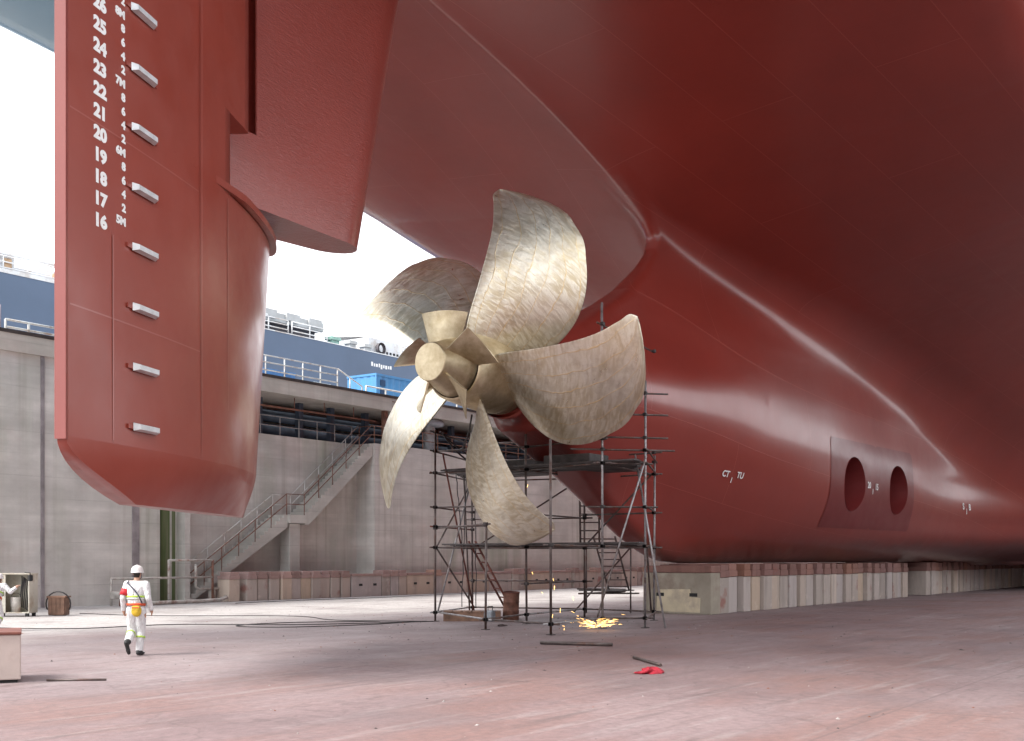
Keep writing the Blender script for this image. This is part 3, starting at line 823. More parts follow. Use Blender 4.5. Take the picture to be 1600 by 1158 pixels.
gx = np.concatenate([np.arange(5.0, 27, 0.6), np.arange(27, 40, 0.2), np.arange(40, 62, 0.4), np.arange(62, 152, 1.2)])
gy = np.arange(-17.1, 17.11, 0.3)
gy = np.unique(np.concatenate([gy[np.abs(gy) > 3.5], np.arange(-3.6, 3.61, 0.15)]))
gz = np.concatenate([np.arange(1.4, 19.0, 0.2), np.arange(19.0, 32.1, 1.0)])
GX, GY, GZ = np.meshgrid(gx, gy, gz, indexing='ij')
pp = np.stack([GX.ravel(), GY.ravel(), GZ.ravel()], 1)
F_ = np.empty(len(pp))
for i0 in range(0, len(pp), 200000): F_[i0:i0+200000] = hullF(pp[i0:i0+200000])
F_ = F_.reshape(GX.shape)
F_ = np.maximum(F_, GZ-30.0)
F_ = np.where(GX > 149, np.maximum(F_, GX-149.5), F_)
ins = F_ < 0
c8 = [ins[i:ins.shape[0]-1+i, j:ins.shape[1]-1+j, k:ins.shape[2]-1+k] for i in (0, 1) for j in (0, 1) for k in (0, 1)]
sm_ = sum(c.astype(np.int8) for c in c8)
act = (sm_ > 0) & (sm_ < 8)
idx = -np.ones(act.shape, np.int64); idx[act] = np.arange(act.sum())
ii, jj, kk = np.nonzero(act)
acc = np.zeros((len(ii), 3)); cnt = np.zeros(len(ii))
def val(di, dj, dk): return F_[ii+di, jj+dj, kk+dk]
def pos(di, dj, dk): return np.stack([gx[ii+di], gy[jj+dj], gz[kk+dk]], 1)
cor = [(i, j, k) for i in (0, 1) for j in (0, 1) for k in (0, 1)]
for A in cor:
    for ax in range(3):
        if A[ax] == 0:
            B_ = list(A); B_[ax] = 1
            fa, fb_ = val(*A), val(*B_)
            m = (fa < 0) != (fb_ < 0)
            t = np.where(m, fa/(fa-fb_+1e-12), 0)[:, None]
            q = pos(*A)*(1-t)+pos(*B_)*t
            acc[m] += q[m]; cnt[m] += 1
V = acc/cnt[:, None]
free = (V[:, 2] < 25.0) & (V[:, 0] < 147)
for _ in range(4):
    q = V[free]; f = hullF(q); g = hull_grad(q)
    st_ = -f[:, None]*g/np.maximum((g*g).sum(1), 0.2)[:, None]
    L = np.linalg.norm(st_, axis=1, keepdims=True)
    V[free] = q+st_*np.minimum(1, 0.15/np.maximum(L, 1e-9))
faces = []
for ax in range(3):
    sl0 = [slice(None)]*3; sl1 = [slice(None)]*3
    sl0[ax] = slice(0, -1); sl1[ax] = slice(1, None)
    a, c = ins[tuple(sl0)], ins[tuple(sl1)]
    e = np.argwhere(a != c)
    o1, o2 = [(1, 2), (2, 0), (0, 1)][ax]
    ok = (e[:, o1] > 0) & (e[:, o2] > 0) & (e[:, o1] < ins.shape[o1]-1) & (e[:, o2] < ins.shape[o2]-1)
    e = e[ok]
    def cell(d1, d2):
        q = e.copy(); q[:, o1] += d1; q[:, o2] += d2
        return idx[q[:, 0], q[:, 1], q[:, 2]]
    Q = np.stack([cell(-1, -1), cell(0, -1), cell(0, 0), cell(-1, 0)], 1)
    flip = ~a[tuple(e.T)]
    Q[flip] = Q[flip][:, ::-1]
    faces.append(Q)
faces = np.concatenate(faces)
faces = faces[(faces >= 0).all(1)]
for _ in range(4):
    ctr = V[faces].mean(1); acc = np.zeros_like(V); cn_ = np.zeros(len(V))
    for k in range(4):
        np.add.at(acc, faces[:, k], ctr); np.add.at(cn_, faces[:, k], 1)
    avg = acc/np.maximum(cn_, 1)[:, None]
    fr_ = free & (V[:, 2] < 24) & (V[:, 0] < 145)
    V[fr_] = V[fr_]*0.4+avg[fr_]*0.6
    for _k in range(2):
        q = V[fr_]; f = hullF(q); g = hull_grad(q)
        st_ = -f[:, None]*g/np.maximum((g*g).sum(1), 0.2)[:, None]
        L = np.linalg.norm(st_, axis=1, keepdims=True)
        V[fr_] = q+st_*np.minimum(1, 0.15/np.maximum(L, 1e-9))
# opening behind the thruster panel
PX0, PX1, PZ0, PZ1 = 45.9, 55.7, 3.25, 6.95
fc = V[faces].mean(1)
cut = (fc[:, 0] > PX0+0.7) & (fc[:, 0] < PX1-0.7) & (fc[:, 2] > PZ0+0.5) & (fc[:, 2] < PZ1-0.5) & (fc[:, 1] < -1)
faces = faces[~cut]
ship = thing('ship', 'huge ship stern with red oxide hull resting on the keel blocks', 'ship', (40, 0, 1.78))
SHIP_INV = Matrix.Translation((-40, 0, -1.78))
def shp(o):
    o.matrix_parent_inverse = SHIP_INV; return o
me = bpy.data.meshes.new('hull')
me.from_pydata(V.tolist(), [], faces.tolist())
me.polygons.foreach_set('use_smooth', [True]*len(me.polygons))
uvl = me.uv_layers.new(name='plates')
vi = np.empty(len(me.loops), np.int32); me.loops.foreach_get('vertex_index', vi)
gn = hull_grad(V); gn /= np.maximum(np.linalg.norm(gn, axis=1, keepdims=True), 1e-9)
UV = np.stack([V[:, 0], np.abs(V[:, 1])+V[:, 2]*0.9], 1)
uvl.data.foreach_set('uv', UV[vi].ravel())
me.materials.append(M_HULL); me.update()
try:
    me.normals_split_custom_set_from_vertices((gn).tolist())
except Exception as ex:
    print('custom normals', ex)
shp(link(bpy.data.objects.new('hull', me), ship))

q = MB(); q.box((10, -12.5, 30.02), (34, 12.5, 46)); q.box((14, -9, 46.01), (26, 9, 52)); shp(q.build('unseen_superstructure', M_SHIPW, ship))  # upper works out of view, added to lengthen the hull's shadow to starboard
# thruster panel: fresh paint patch with two tunnel openings
H1 = (48.4, 5.12, 1.15); H2 = (53.7, 5.1, 1.12)
def panel():
    q = MB(); xm = (H1[0]+H2[0])/2
    def onhull(x, z, off=0.016):
        y = hull_y(x, z); p = np.stack([np.asarray(x, float), y, np.asarray(z, float)], 1)
        g = hull_grad(p); g /= np.linalg.norm(g, axis=1, keepdims=True)
        return p+g*off
    for (cx, cz, r), xa, xb in ((H1, PX0, xm), (H2, xm, PX1)):
        n = 96; rings = 9
        ang = np.linspace(0, 2*PI, n, endpoint=False)+PI/4
        rows = []
        for k in range(rings+1):
            f = k/rings
            ca, sa = np.cos(ang), np.sin(ang)
            tx = np.where(ca > 0, (xb-cx)/np.maximum(ca, 1e-6), (xa-cx)/np.minimum(ca, -1e-6))
            tz = np.where(sa > 0, (PZ1-cz)/np.maximum(sa, 1e-6), (PZ0-cz)/np.minimum(sa, -1e-6))
            T = np.minimum(tx, tz)
            rr_ = r*(1-f)+T*f
            rows.append(onhull(cx+ca*rr_, cz+sa*rr_).tolist())
        rows = [list(c) for c in zip(*rows)]
        rows.append(rows[0])
        q.grid(rows)
    return q
po = shp(panel().build('thruster_panel', M_PANEL, ship))
tag(po, 'dark red freshly painted hull panel with two round openings')
for (cx, cz, r) in (H1, H2):
    n = 64; rows = []
    for k in range(n+1):
        t = 2*PI*k/n
        x_, z_ = cx+r*math.cos(t), cz+r*math.sin(t)
        y_ = float(hull_y(x_, z_)[0])-0.03
        rows.append([(x_, y_+(4.6+y_*0.0)*f if y_+4.6*f < 0 else -0.0, z_) for f in (0, 0.02, 0.2, 0.6, 1.0)])
    q = MB(); q.grid(rows)
    q.build('thruster_tunnel', M_TUN, po)
    n_ = 48
    y_ = float(hull_y(cx, cz)[0])
    q = MB()
    q.lathe([(0.0, -0.18), (0.16, -0.12), (0.22, 0.1), (0.22, 0.9)], (cx, y_+1.5, cz), 1, 20)
    for kk_ in range(4):
        t = kk_*PI/2+0.5
        c_, s_ = math.cos(t), math.sin(t)
        pts = []
        for i in range(5):
            rr_ = 0.2+0.95*i/4; wd_ = 0.16+0.14*i/4
            pts.append([(cx+c_*rr_-s_*wd_, y_+1.7-0.12, cz+s_*rr_+c_*wd_), (cx+c_*rr_+s_*wd_, y_+1.7+0.12, cz+s_*rr_-c_*wd_)])
        q.grid(pts)
    q.build('thruster_impeller', M_TUN, po)

def hull_text(txt, x, z, size, name='frame_mark', off=0.035, sx=1.0, dz=0):
    y = float(hull_y(x, z)[0]); p = np.array([[x, y, z]])
    g = hull_grad(p)[0]; n = Vector(g).normalized()
    tx = Vector((1, 0, 0)); tx = (tx-n*tx.dot(n)).normalized(); ty = n.cross(tx)
    M = Matrix((tx, ty, n)).transposed().to_4x4()
    M.translation = Vector((x, y, z))+n*off
    o = text_mesh(name, txt, size, M_WHITE, ship, M, 0.03, sx)
    shp(o); return o
hull_text('CT', 38.08, 4.99, 0.32); hull_text('I', 38.5, 4.78, 0.27); hull_text('TU', 38.95, 4.97, 0.32)
hull_text('20', 49.95, 5.14, 0.38, off=0.05); hull_text('I', 50.4, 4.88, 0.32, off=0.05); hull_text('15', 50.85, 5.1, 0.38, off=0.05)
hull_text('S', 62.5, 4.65, 0.46); hull_text('I', 62.9, 4.4, 0.4); hull_text('B', 63.3, 4.63, 0.46)

# rudder horn, fixed to the hull
def foil(ts, thick):  # returns closed outline list from aft-starboard round the nose to aft-port
    return [(s, -h) for s, h in zip(ts, thick)] + [(s, h) for s, h in list(zip(ts, thick))[::-1][1:]]
def horn_half(u):     # u 0 aft .. 1 leading edge
    t = 0.84-0.36*u
    if u > 0.8: t *= math.sqrt(max(0.0, 1-((u-0.8)/0.2)**2))*0.999+0.001
    return t
def loft(q, secs, smooth=True, cap0=True, cap1=True):
    n = len(secs[0])
    P = [list(s)+[s[0]] for s in secs]
    q.grid(P, smooth)
    if cap0: q.add(secs[0], [list(range(n))[::-1]])
    if cap1: q.add(secs[-1], [list(range(n))])
us = [0, .1, .2, .3, .4, .5, .6, .7, .76, .8, .84, .88, .91, .94, .965, .985, 1.0]
def horn_sec(z, aft, le, k=1.0):
    return [(aft+(le-aft)*u, sy*horn_half(u)*k, z) for u, sy in [(u, -1) for u in us]+[(u, 1) for u in us[::-1][1:]]]
def open_loft(q, secs):
    q.grid([list(s) for s in secs], True)
def horn_le(z): return 20.85+(z-9.45)*0.235
q = MB()
HS = [horn_sec(z, 16.98, horn_le(z), 1+max(0, z-15)*0.08) for z in (9.45, 9.6, 10.3, 11.2, 12.5, 14, 15.5, 17, 18.2)]
open_loft(q, HS); q.add(HS[0], [list(range(len(HS[0])))[::-1]]); q.add([(18.3, -.66, 9.5), (18.3, .66, 9.5), (18.3, .66, 18.2), (18.3, -.66, 18.2)], [(0, 1, 2, 3)])
horn = shp(q.build('rudder_horn', M_HORN, ship))
q = MB(); q.prism([(15.95, -.934), (16.978, -.842), (16.978, .842), (15.95, .934)], 9.455, 11.0, axis=2); shp(q.build('pintle_housing', M_HORN, ship))

# ------------------------------------------------------------------ rudder, turned to starboard
RT = Vector((9.95, -4.42, 0)); RDIR = Vector((0.857, 0.515, 0)).normalized(); RN = Vector((RDIR.y, -RDIR.x, 0))
def s_le(z):
    if z >= 3.75: return 8.9+(z-3.75)*0.215
    return 8.9-(3.75-z)*0.3
def half_t(u):
    if u < 0.62: return 0.065+0.66*(1-(1-u/0.62)**1.6)
    return 0.725*math.sqrt(max(0, 1-((u-0.62)/0.38)**2))
def rudder_half(s, z): return half_t(min(1.0, s/s_le(max(z, 3.75))))
def rp(s, off, z):
    p = RT+RDIR*s+RN*off; return (p.x, p.y, z)
rud = thing('rudder', 'tall red ship rudder with white draught marks and eight zinc bars', 'rudder', (16.3, 0, 2.85))
RINV = Matrix.Translation((-16.3, 0, -2.85))
def rdo(o, par=None):
    if par is None: o.matrix_parent_inverse = RINV
    return o
def uvs(o, fn):
    me = o.data; l_ = me.uv_layers.new(name='uv')
    for lp in me.loops:
        l_.data[lp.index].uv = fn(me.vertices[lp.vertex_index].co)
uu = [0, .04, .1, .18, .26, .34, .42, .5, .56, .62, .68, .74, .8, .85, .89, .925, .955, .98, 1.0]
def rsec(z, s0, k, smax_=None):
    L = s_le(z); out = []
    for sy, U in ((1, uu), (-1, uu[::-1][1:])):
        for u in U:
            s = s0+(L-s0)*u
            h = rudder_half(s*s_le(max(z, 3.75))/L if z < 3.75 else s, z)*k
            out.append(rp(s, sy*h, z))
    return out
q = MB()
secs = []
for i in range(9):                      # faired lower end
    f = i/8.0                           # 0 bottom .. 1 knuckle
    z = 2.85+0.9*f
    s0 = 2.4*(1-math.sin(f*PI/2))**1.0 if f < 1 else 0
    k = 0.30+0.70*(1-(1-f)**1.7)
    secs.append(rsec(z, s0, k))
loft(q, secs, True, True, False)
o = rdo(q.build('bottom_fairing', M_RUD, rud))
q = MB()
loft(q, [rsec(z, 0, 1.0) for z in (3.75, 4.5, 5.5, 6.5, 7.5, 8.5, 9.0)], True, False, True)
rdo(q.build('lower_blade', M_RUD, rud))
def upsec(z, smx):
    S = [0, .35, .8, 1.6, 2.4, 3.2, 4.0, 4.8, smx-0.3, smx]
    return [rp(s, rudder_half(s, min(z, 9.2)), z) for s in S]+[rp(s, -rudder_half(s, min(z, 9.2)), z) for s in S[::-1]]
q = MB(); loft(q, [upsec(z, 5.6) for z in (9.0, 9.8, 10.62)], True, False, True); rdo(q.build('blade_at_cutout', M_RUD, rud))
q = MB(); loft(q, [upsec(z, 6.75) for z in (10.62, 12, 14, 16, 17.2)], True, True, True); rdo(q.build('upper_blade', M_RUD, rud))
# cap plate round the balanced lower part
out = []
zc_ = 9.02
for sy, U in ((1, np.linspace(0, 1, 40)), (-1, np.linspace(1, 0, 40)[1:])):
    for u in U:
        u2 = 1-(1-u)**2
        s = 4.9+(s_le(9.0)-4.9)*u2
        ph = min(1.0, u2*4.0)*0.14
        h = rudder_half(s, 9.0)
        nx = ((s-4.9)/(s_le(9.0)-4.9))**6*0.16
        out.append((s+nx, sy*(h+ph)))
q = MB(); n = len(out)
q.add([rp(s, h, zc_) for s, h in out]+[rp(s, h, zc_+0.14) for s, h in out], [list(range(n))[::-1], list(range(n, 2*n))]+[(i, (i+1) % n, (i+1) % n+n, i+n) for i in range(n)])
rdo(q.build('cap_plate', M_RUD, rud))
# narrow bar along the trailing edge, and welded seams standing 3 mm proud
q = MB(); P = [rp(-0.03, .085, 3.7), rp(.05, .085, 3.7), rp(.05, -.085, 3.7), rp(-0.03, -.085, 3.7)]
P2 = [(a, b_, 17.0) for a, b_, c in P]
q.add(P+P2, [(0, 1, 2, 3), (7, 6, 5, 4), (0, 4, 5, 1), (1, 5, 6, 2), (2, 6, 7, 3), (3, 7, 4, 0)])
rdo(q.build('trailing_edge_bar', hull_paint('edge_paint', (0.25, 0.055, 0.045), False, 0.4), rud))
def rframe(s, z):
    e = 0.05
    p0 = Vector(rp(s-e, rudder_half(s-e, z), z)); p1 = Vector(rp(s+e, rudder_half(s+e, z), z))
    tx = (p1-p0).normalized(); n = tx.cross(Vector((0, 0, 1))).normalized()
    return Vector(rp(s, rudder_half(s, z), z)), tx, n
M_SEAM = hull_paint('seam_paint', (0.36, 0.10, 0.08), False, 0.3)
def vseam(s, z0, z1):
    a, tx, n = rframe(s, z0)
    q = MB()
    for z in (z0, z1): pass
    A = [a-tx*0.014+n*0.004, a+tx*0.014+n*0.004]
    q.add([A[0], A[1], A[1]+Vector((0, 0, z1-z0)), A[0]+Vector((0, 0, z1-z0))], [(0, 1, 2, 3)])
    rdo(q.build('weld_seam', M_SEAM, rud))
vseam(4.15, 3.8, 17); vseam(5.45, 4.8, 8.9); vseam(1.18, 3.8, 7.0)
for z0 in (5.7, 8.6):
    q = MB(); P = []
    for s in np.linspace(0.1, 4.1, 20):
        a, tx, n = rframe(s, z0); P.append([a+n*0.004+Vector((0, 0, -0.012)), a+n*0.004+Vector((0, 0, 0.012))])
    q.grid(P); rdo(q.build('weld_seam', M_SEAM, rud))
# zinc bars
for i in range(8):
    z = 4.07+i*0.965
    a, tx, n = rframe(2.06, z)
    M = Matrix((tx, Vector((0, 0, 1)), n)).transposed().to_4x4(); M.translation = a
    q = MB(); L = 0.36
    vs_ = [(-L, -.065, .03), (L, -.065, .03), (L, .065, .03), (-L, .065, .03), (-L+.06, -.04, .125), (L-.06, -.04, .125), (L-.06, .04, .125), (-L+.06, .04, .125)]
    q.add([M @ Vector(p) for p in vs_], [(3, 2, 1, 0), (4, 5, 6, 7), (0, 1, 5, 4), (1, 2, 6, 5), (2, 3, 7, 6), (3, 0, 4, 7)])
    zb = rdo(q.build('zinc_bar', M_ZINC, rud))
    q = MB(); q.add([M @ Vector(p) for p in [(-L-.14, -.035, .004), (L+.1, -.035, .004), (L+.1, .035, .004), (-L-.14, .035, .004), (-L-.14, -.035, .03), (L+.1, -.035, .03), (L+.1, .035, .03), (-L-.14, .035, .03)]],
                    [(4, 5, 6, 7), (0, 1, 5, 4), (1, 2, 6, 5), (2, 3, 7, 6), (3, 0, 4, 7)])
    q.build('mounting_strap', M_RUD, zb)
# draught marks
def rtext(txt, s, z, size, sx=0.9):
    a, tx, n = rframe(s, z)
    M = Matrix((tx, Vector((0, 0, 1)), n)).transposed().to_4x4(); M.translation = a+n*0.006
    rdo(text_mesh('draught_mark', txt, size, M_WHITE, rud, M, 0.055, sx))
for k in range(12): rtext(str(16+k), 0.86, 7.12+k*0.3335, 0.27, 1.25)
for k in range(18):
    d = k*2
    txt = {0: '5M', 10: '6M', 20: '7M', 30: '8M'}.get(d, str(d % 10))
    rtext(txt, 1.42+(0.0 if 'M' in txt else 0.08), 7.29+k*0.2195, 0.17, 1.25)

# ------------------------------------------------------------------ propeller
prop = thing('propeller', 'large bronze five bladed ship propeller with ground streaky blades', 'propeller', (25.5, 0, 7.209))
PXc, PZc, PR = 25.527, 7.209, 5.123
RC = np.array([.22, .4, .6, .8, .92, .975, 1.0])
AT = np.array([0.06, 0.149, 0.179, 0.159, 0.119, 0.102, 0.12])
AL = np.array([1.282, 1.21, 1.056, 0.80, 0.60, 0.41, 0.13])
def pit(s): return 1.268+(2.027-1.268)*s
def rake(s): return -1.612*s+1.99*s*s
NS, NC = 44, 30
def blade_mesh(k):
    S = 0.165+(1-0.165)*(1-(1-np.linspace(0, 1, NS))**1.5)
    at = herm(RC, AT, S); al = herm(RC, AL, S)
    lo = S < RC[0]
    at = np.where(lo, AT[0]+(RC[0]-S)*0.3, at); al = np.where(lo, AL[0]-(RC[0]-S)*0.2, al)
    q = {}
    grids = {}
    C = 0.5-0.5*np.cos(np.linspace(0, PI, NC))
    for side in (1, -1):
        G = np.zeros((NS, NC, 3))
        for i, s in enumerate(S):
            psi = at[i]+(al[i]-at[i])*C
            P_ = pit(s); r = s*PR
            x = PXc+rake(s)+P_*psi
            th = (0.21*(1-s)**1.1+0.028)*np.clip(np.sqrt(np.maximum(4*C*(1-C), 0))*0.9+0.1, 0, 1)
            if i == NS-1: th = th*0+0.004
            cam_ = 0.16*(1-s*0.6)*4*C*(1-C)
            # surface normal of the helix: axial dir & tangential
            nx = r/np.sqrt(r*r+P_*P_); nt_ = -P_/np.sqrt(r*r+P_*P_)
            off = -cam_*0.5+side*th*0.5
            xx = x+off*nx; pa = psi+off*nt_/r+k*2*PI/5
            G[i] = np.stack([xx, -r*np.sin(pa), PZc+r*np.cos(pa)], 1)
        grids[side] = G
    q = MB()
    for side in (1, -1):
        q.grid([[tuple(p) for p in row] for row in grids[side]], True)
    o = q.build('blade', M_BLADE, prop, fix=False)
    me = o.data
    uvl = me.uv_layers.new(name='uv')
    n = NS*NC
    for lp in me.loops:
        v = lp.vertex_index % n
        uvl.data[lp.index].uv = (C[v % NC], S[v//NC])
    bm = bmesh.new(); bm.from_mesh(me)
    bmesh.ops.remove_doubles(bm, verts=bm.verts, dist=0.0045)
    bmesh.ops.recalc_face_normals(bm, faces=bm.faces)
    bm.to_mesh(me); bm.free()
    o.matrix_parent_inverse = Matrix.Translation((-25.5, 0, -7.209))
for k in range(5): blade_mesh(k)
def po_(mb, name, m, par=None):
    o = mb.build(name, m, par or prop)
    if par is None: o.matrix_parent_inverse = Matrix.Translation((-25.5, 0, -7.209))
    return o
q = MB(); q.lathe([(0.86, 24.86), (0.93, 24.9), (1.0, 25.4), (1.06, 26.0), (1.1, 26.6), (1.08, 27.1), (0.95, 27.15)], (0, 0, PZc), 0, 56); po_(q, 'hub', M_HUB)
q = MB(); q.lathe([(0.49, 23.83), (0.515, 23.84), (0.525, 23.87), (0.53, 23.93), (0.60, 24.2), (0.74, 24.6), (0.83, 24.84), (0.80, 24.858), (0.5, 24.858)], (0, 0, PZc), 0, 56)
q.add([(23.829, 0.5*math.cos(2*PI*i/56), PZc+0.5*math.sin(2*PI*i/56)) for i in range(56)], [list(range(56))])
capo = po_(q, 'boss_cap', M_HUB)
for k in range(5):
    q = MB(); a0 = R_(4)+k*2*PI/5
    rows = {1: [], -1: []}
    for side in (1, -1):
        for i in range(9):
            f = i/8.0; row = []
            for j in range(11):
                g_ = j/10.0
                xc = 24.0+0.86*g_
                rb = 0.53+(xc-23.95)*0.34-0.05
                top = 1.40+0.12*g_
                r = rb+(top-rb)*f
                tang = (g_-0.5)*0.55                 # metres along the tangent: steep plate
                cx_ = xc; ang = a0+tang/max(0.75, rb+0.25)
                th = 0.028*(1-0.5*f)*side
                # plate normal lies between the axial and the tangential direction
                cx_ += th*0.55; ang -= th*0.83/r
                row.append((cx_, -r*math.sin(ang), PZc+r*math.cos(ang)))
            rows[side].append(row)
    A, B2 = rows[1], rows[-1]
    q.grid(A, True); q.grid(B2, True)
    q.grid([[A[8][j], B2[8][j]] for j in range(11)], False)
    q.grid([[A[i][0], B2[i][0]] for i in range(9)], False)
    q.grid([[A[i][10], B2[i][10]] for i in range(9)], False)
    q.build('cap_fin', M_HUB, capo)
q = MB(); q.lathe([(1.16, 27.18), (1.2, 27.2), (1.2, 27.5)], (0, 0, PZc), 0, 40); shp(q.build('shaft_guard', M_HULL, ship))
# ------------------------------------------------------------------ scaffold under the propeller
sc_ = thing('scaffold_tower', 'dark steel tube scaffold with plank decks standing under the propeller', 'scaffold', (28, 0, 0))
SINV = Matrix.Translation((-28, 0, 0))
def so(mb, name, m):
    o = mb.build(name, m, sc_); o.matrix_parent_inverse = SINV; return o
POSTS = dict(L=(27.9, 3.1, 5.95), A=(25.42, -0.68, 2.95), T=(28.4, 0.0, 5.9), B=(24.6, -3.36, 5.0), C=(27.7, -3.05, 9.1), D=(28.6, -3.9, 6.95),
             E=(31.6, 4.45, 6.3), F=(32.6, 0.55, 6.0), G=(32.3, -2.2, 5.2))
for k, (x, y, h) in POSTS.items():
    q = MB(); jx, jy = rr.uniform(-.05, .05), rr.uniform(-.05, .05)
    q.tube([(x, y, 0.02), (x+jx, y+jy, h)], 0.034, 8)
    so(q, 'standard', M_STEEL_L if k in 'DCG' else M_STEEL)
    q = MB(); q.box((x-0.09, y-0.09, 0), (x+0.09, y+0.09, 0.018)); so(q, 'base_plate', M_CLAMP)
def led(a, c, z, m=M_STEEL, ext=0.25, z2=None):
    p = Vector((POSTS[a][0], POSTS[a][1], z)); r_ = Vector((POSTS[c][0], POSTS[c][1], z if z2 is None else z2))
    d = (r_-p).normalized(); n = Vector((-d.y, d.x, 0))*0.075
    q = MB(); q.tube([p-d*ext+n, r_+d*ext+n], 0.027, 7); so(q, 'ledger', m)
    for v in (p, r_):
        q = MB(); q.box(v+Vector((-.055, -.055, -.05)), v+Vector((.055, .055, .05)), bev=0.02); so(q, 'coupler', M_CLAMP)
for a, c in (('L', 'A'), ('A', 'B'), ('B', 'C'), ('C', 'D'), ('L', 'E'), ('E', 'F'), ('F', 'G'), ('A', 'T'), ('T', 'F'), ('G', 'D')): led(a, c, 0.28, M_STEEL_L if rr.random() < .4 else M_STEEL)
for a, c in (('L', 'T'), ('T', 'C'), ('C', 'D'), ('L', 'E'), ('E', 'F'), ('F', 'G'), ('G', 'D'), ('C', 'G'), ('B', 'C'), ('T', 'F')):
    led(a, c, 2.3)
    if a != 'B': led(a, c, 4.62)
for z in (2.95, 3.55, 5.3, 5.9):
    led('L', 'E', z, M_STEEL_R if z < 3 else M_STEEL); led('L', 'T', z, ext=0.1) if z != 5.9 else None
for z in (5.3, 5.9): led('E', 'F', z); led('F', 'G', z) if z < 5.5 else None
led('L', 'A', 2.9, ext=0.15)
for z in (5.35, 6.0, 6.6): led('C', 'D', z, ext=0.7)
for z in (1.2, 3.3): led('E', 'F', z); led('T', 'F', z)
for z in (5.3, 5.9): led('T', 'C', z, ext=0.1) if z < 5.5 else None; led('L', 'E', z)
led('F', 'G', 3.4); led('G', 'D', 3.4, ext=.4); led('C', 'D', 3.4, ext=.4); led('C', 'D', 5.0, ext=.9)
led('C', 'G', 8.5); led('G', 'D', 5.0)
def brace(p, r_, m=M_STEEL):
    q = MB(); q.tube([p, r_], 0.029, 7); so(q, 'brace', m)
brace((27.9, 2.8, 5.2), (30.2, 3.3, 0.1), M_STEEL_R); brace((29.2, 2.6, 4.7), (27.9, 3.0, 0.3), M_STEEL_L)
brace((28.75, -3.5, 4.9), (28.2, -4.75, 0.05), M_STEEL_L); brace((28.3, -4.1, 4.8), (27.6, -2.9, 0.2), M_STEEL_L)
brace((27.95, 3.1, 2.3), (31.5, 4.4, 4.6)); brace((31.6, 4.4, 0.3), (28.0, 3.15, 2.3)); brace((32.5, 0.5, 2.35), (32.3, -2.1, 4.6)); brace((30.0, 3.6, 4.7), (29.8, 3.2, 0.1)); brace((32.3, -2.1, 0.3), (28.7, -3.9, 2.3)); brace((31.6, 4.4, 2.3), (32.5, 0.6, 4.6))
for z, xs, ya, yb in ((2.36, 13, 4.3, -3.9), (4.68, 14, 4.5, -4.1)):
    for k in range(xs):
        x = 28.0+k*0.27
        if k == 6: continue
        for (y0, y1) in ((3.05+0.5*(x-27.9)-rr.uniform(0, .25), 0.2), (0.05, -3.75+0.54*(x-28.6)+rr.uniform(0, .3))):
            if z > 4 and k in (4, 9) and y0 > 1: continue
            q = MB(); zz = z+rr.choice((0, 0.0, 0.012)); q.box((x, y1, zz), (x+0.245, y0, zz+0.045)); so(q, 'plank', M_PLANK)
q = MB(); q.box((28.6, 0.2, 4.76), (30.4, 1.5, 4.95), bev=0.03); q.box((28.4, -2.2, 4.76), (29.5, -0.6, 5.0), bev=0.04); so(q, 'stacked_boards', M_PLANK)
M_HOSE = simple('black_hose', (0.025, 0.022, 0.024), 0.5, var=0.3)
def sag(p, r_, s, n=12):
    p, r_ = Vector(p), Vector(r_)
    return [p.lerp(r_, i/n)+Vector((rr.uniform(-.02, .02), rr.uniform(-.02, .02), -s*4*(i/n)*(1-i/n))) for i in range(n+1)]
for i, (p, r_, s, lab) in enumerate((
    ((28.0, 3.0, 5.9), (30.2, 1.4, 4.8), 0.35, 'black hose sagging from the left scaffold corner onto the upper deck'),
    ((28.0, 2.9, 5.85), (29.5, 2.4, 4.78), 0.2, 'short black hose hanging at the left scaffold corner'),
    ((28.3, 2.6, 4.7), (28.5, 2.5, 2.4), 0.0, 'black cable hanging between the scaffold decks at left'),
    ((28.9, 2.3, 4.7), (28.8, 2.2, 0.4), 0.0, 'long thin cable hanging from the upper deck to the pallet'),
    ((28.6, 2.4, 4.7), (28.45, 2.5, 0.45), 0.02, 'twin thin cable hanging beside the rusty brace'),
    ((26.6, 0.55, 6.0), (28.3, 0.9, 4.8), 0.3, 'black hose bundle dropping from the propeller hub to the deck'),
    ((26.5, 0.6, 6.1), (28.0, 2.2, 5.3), 0.25, 'thin black hose from propeller hub to the guard rail'))):
    q = MB(); c_ = Vector(p); q.tube([v-c_ for v in sag(p, r_, s)], 0.028 if i < 2 or i > 4 else 0.016, 6)
    o = q.build('hanging_hose', M_HOSE); o.location = c_; tag(o, lab, 'hose')
def ladder(name, label, b0, b1, t0, t1, n, m, r=0.035):
    b0, b1, t0, t1 = map(Vector, (b0, b1, t0, t1))
    t = thing(name, label, 'ladder', b0)
    for p, q_ in ((b0, t0), (b1, t1)):
        q = MB(); q.tube([p-b0, q_-b0], r, 7); q.build('side_rail', m, t)
    for i in range(n):
        f = (i+0.6)/n
        q = MB(); q.tube([b0.lerp(t0, f)-b0, b1.lerp(t1, f)-b0], r*0.7, 6); q.build('rung', m, t)
ladder('ladder', 'rusty red ladder leaning up to the lower scaffold deck by the brown drum', (30.5, 2.05, 0), (29.95, 1.42, 0), (28.95, 2.6, 2.5), (28.5, 2.0, 2.5), 9, M_STEEL_R)
ladder('ladder', 'dark steel ladder leaning at the ship stern beside the end keel block', (35.9, 1.55, 0.8), (36.3, 0.95, 0.8), (35.3, 1.85, 2.75), (35.7, 1.2, 2.75), 8, M_STEEL)
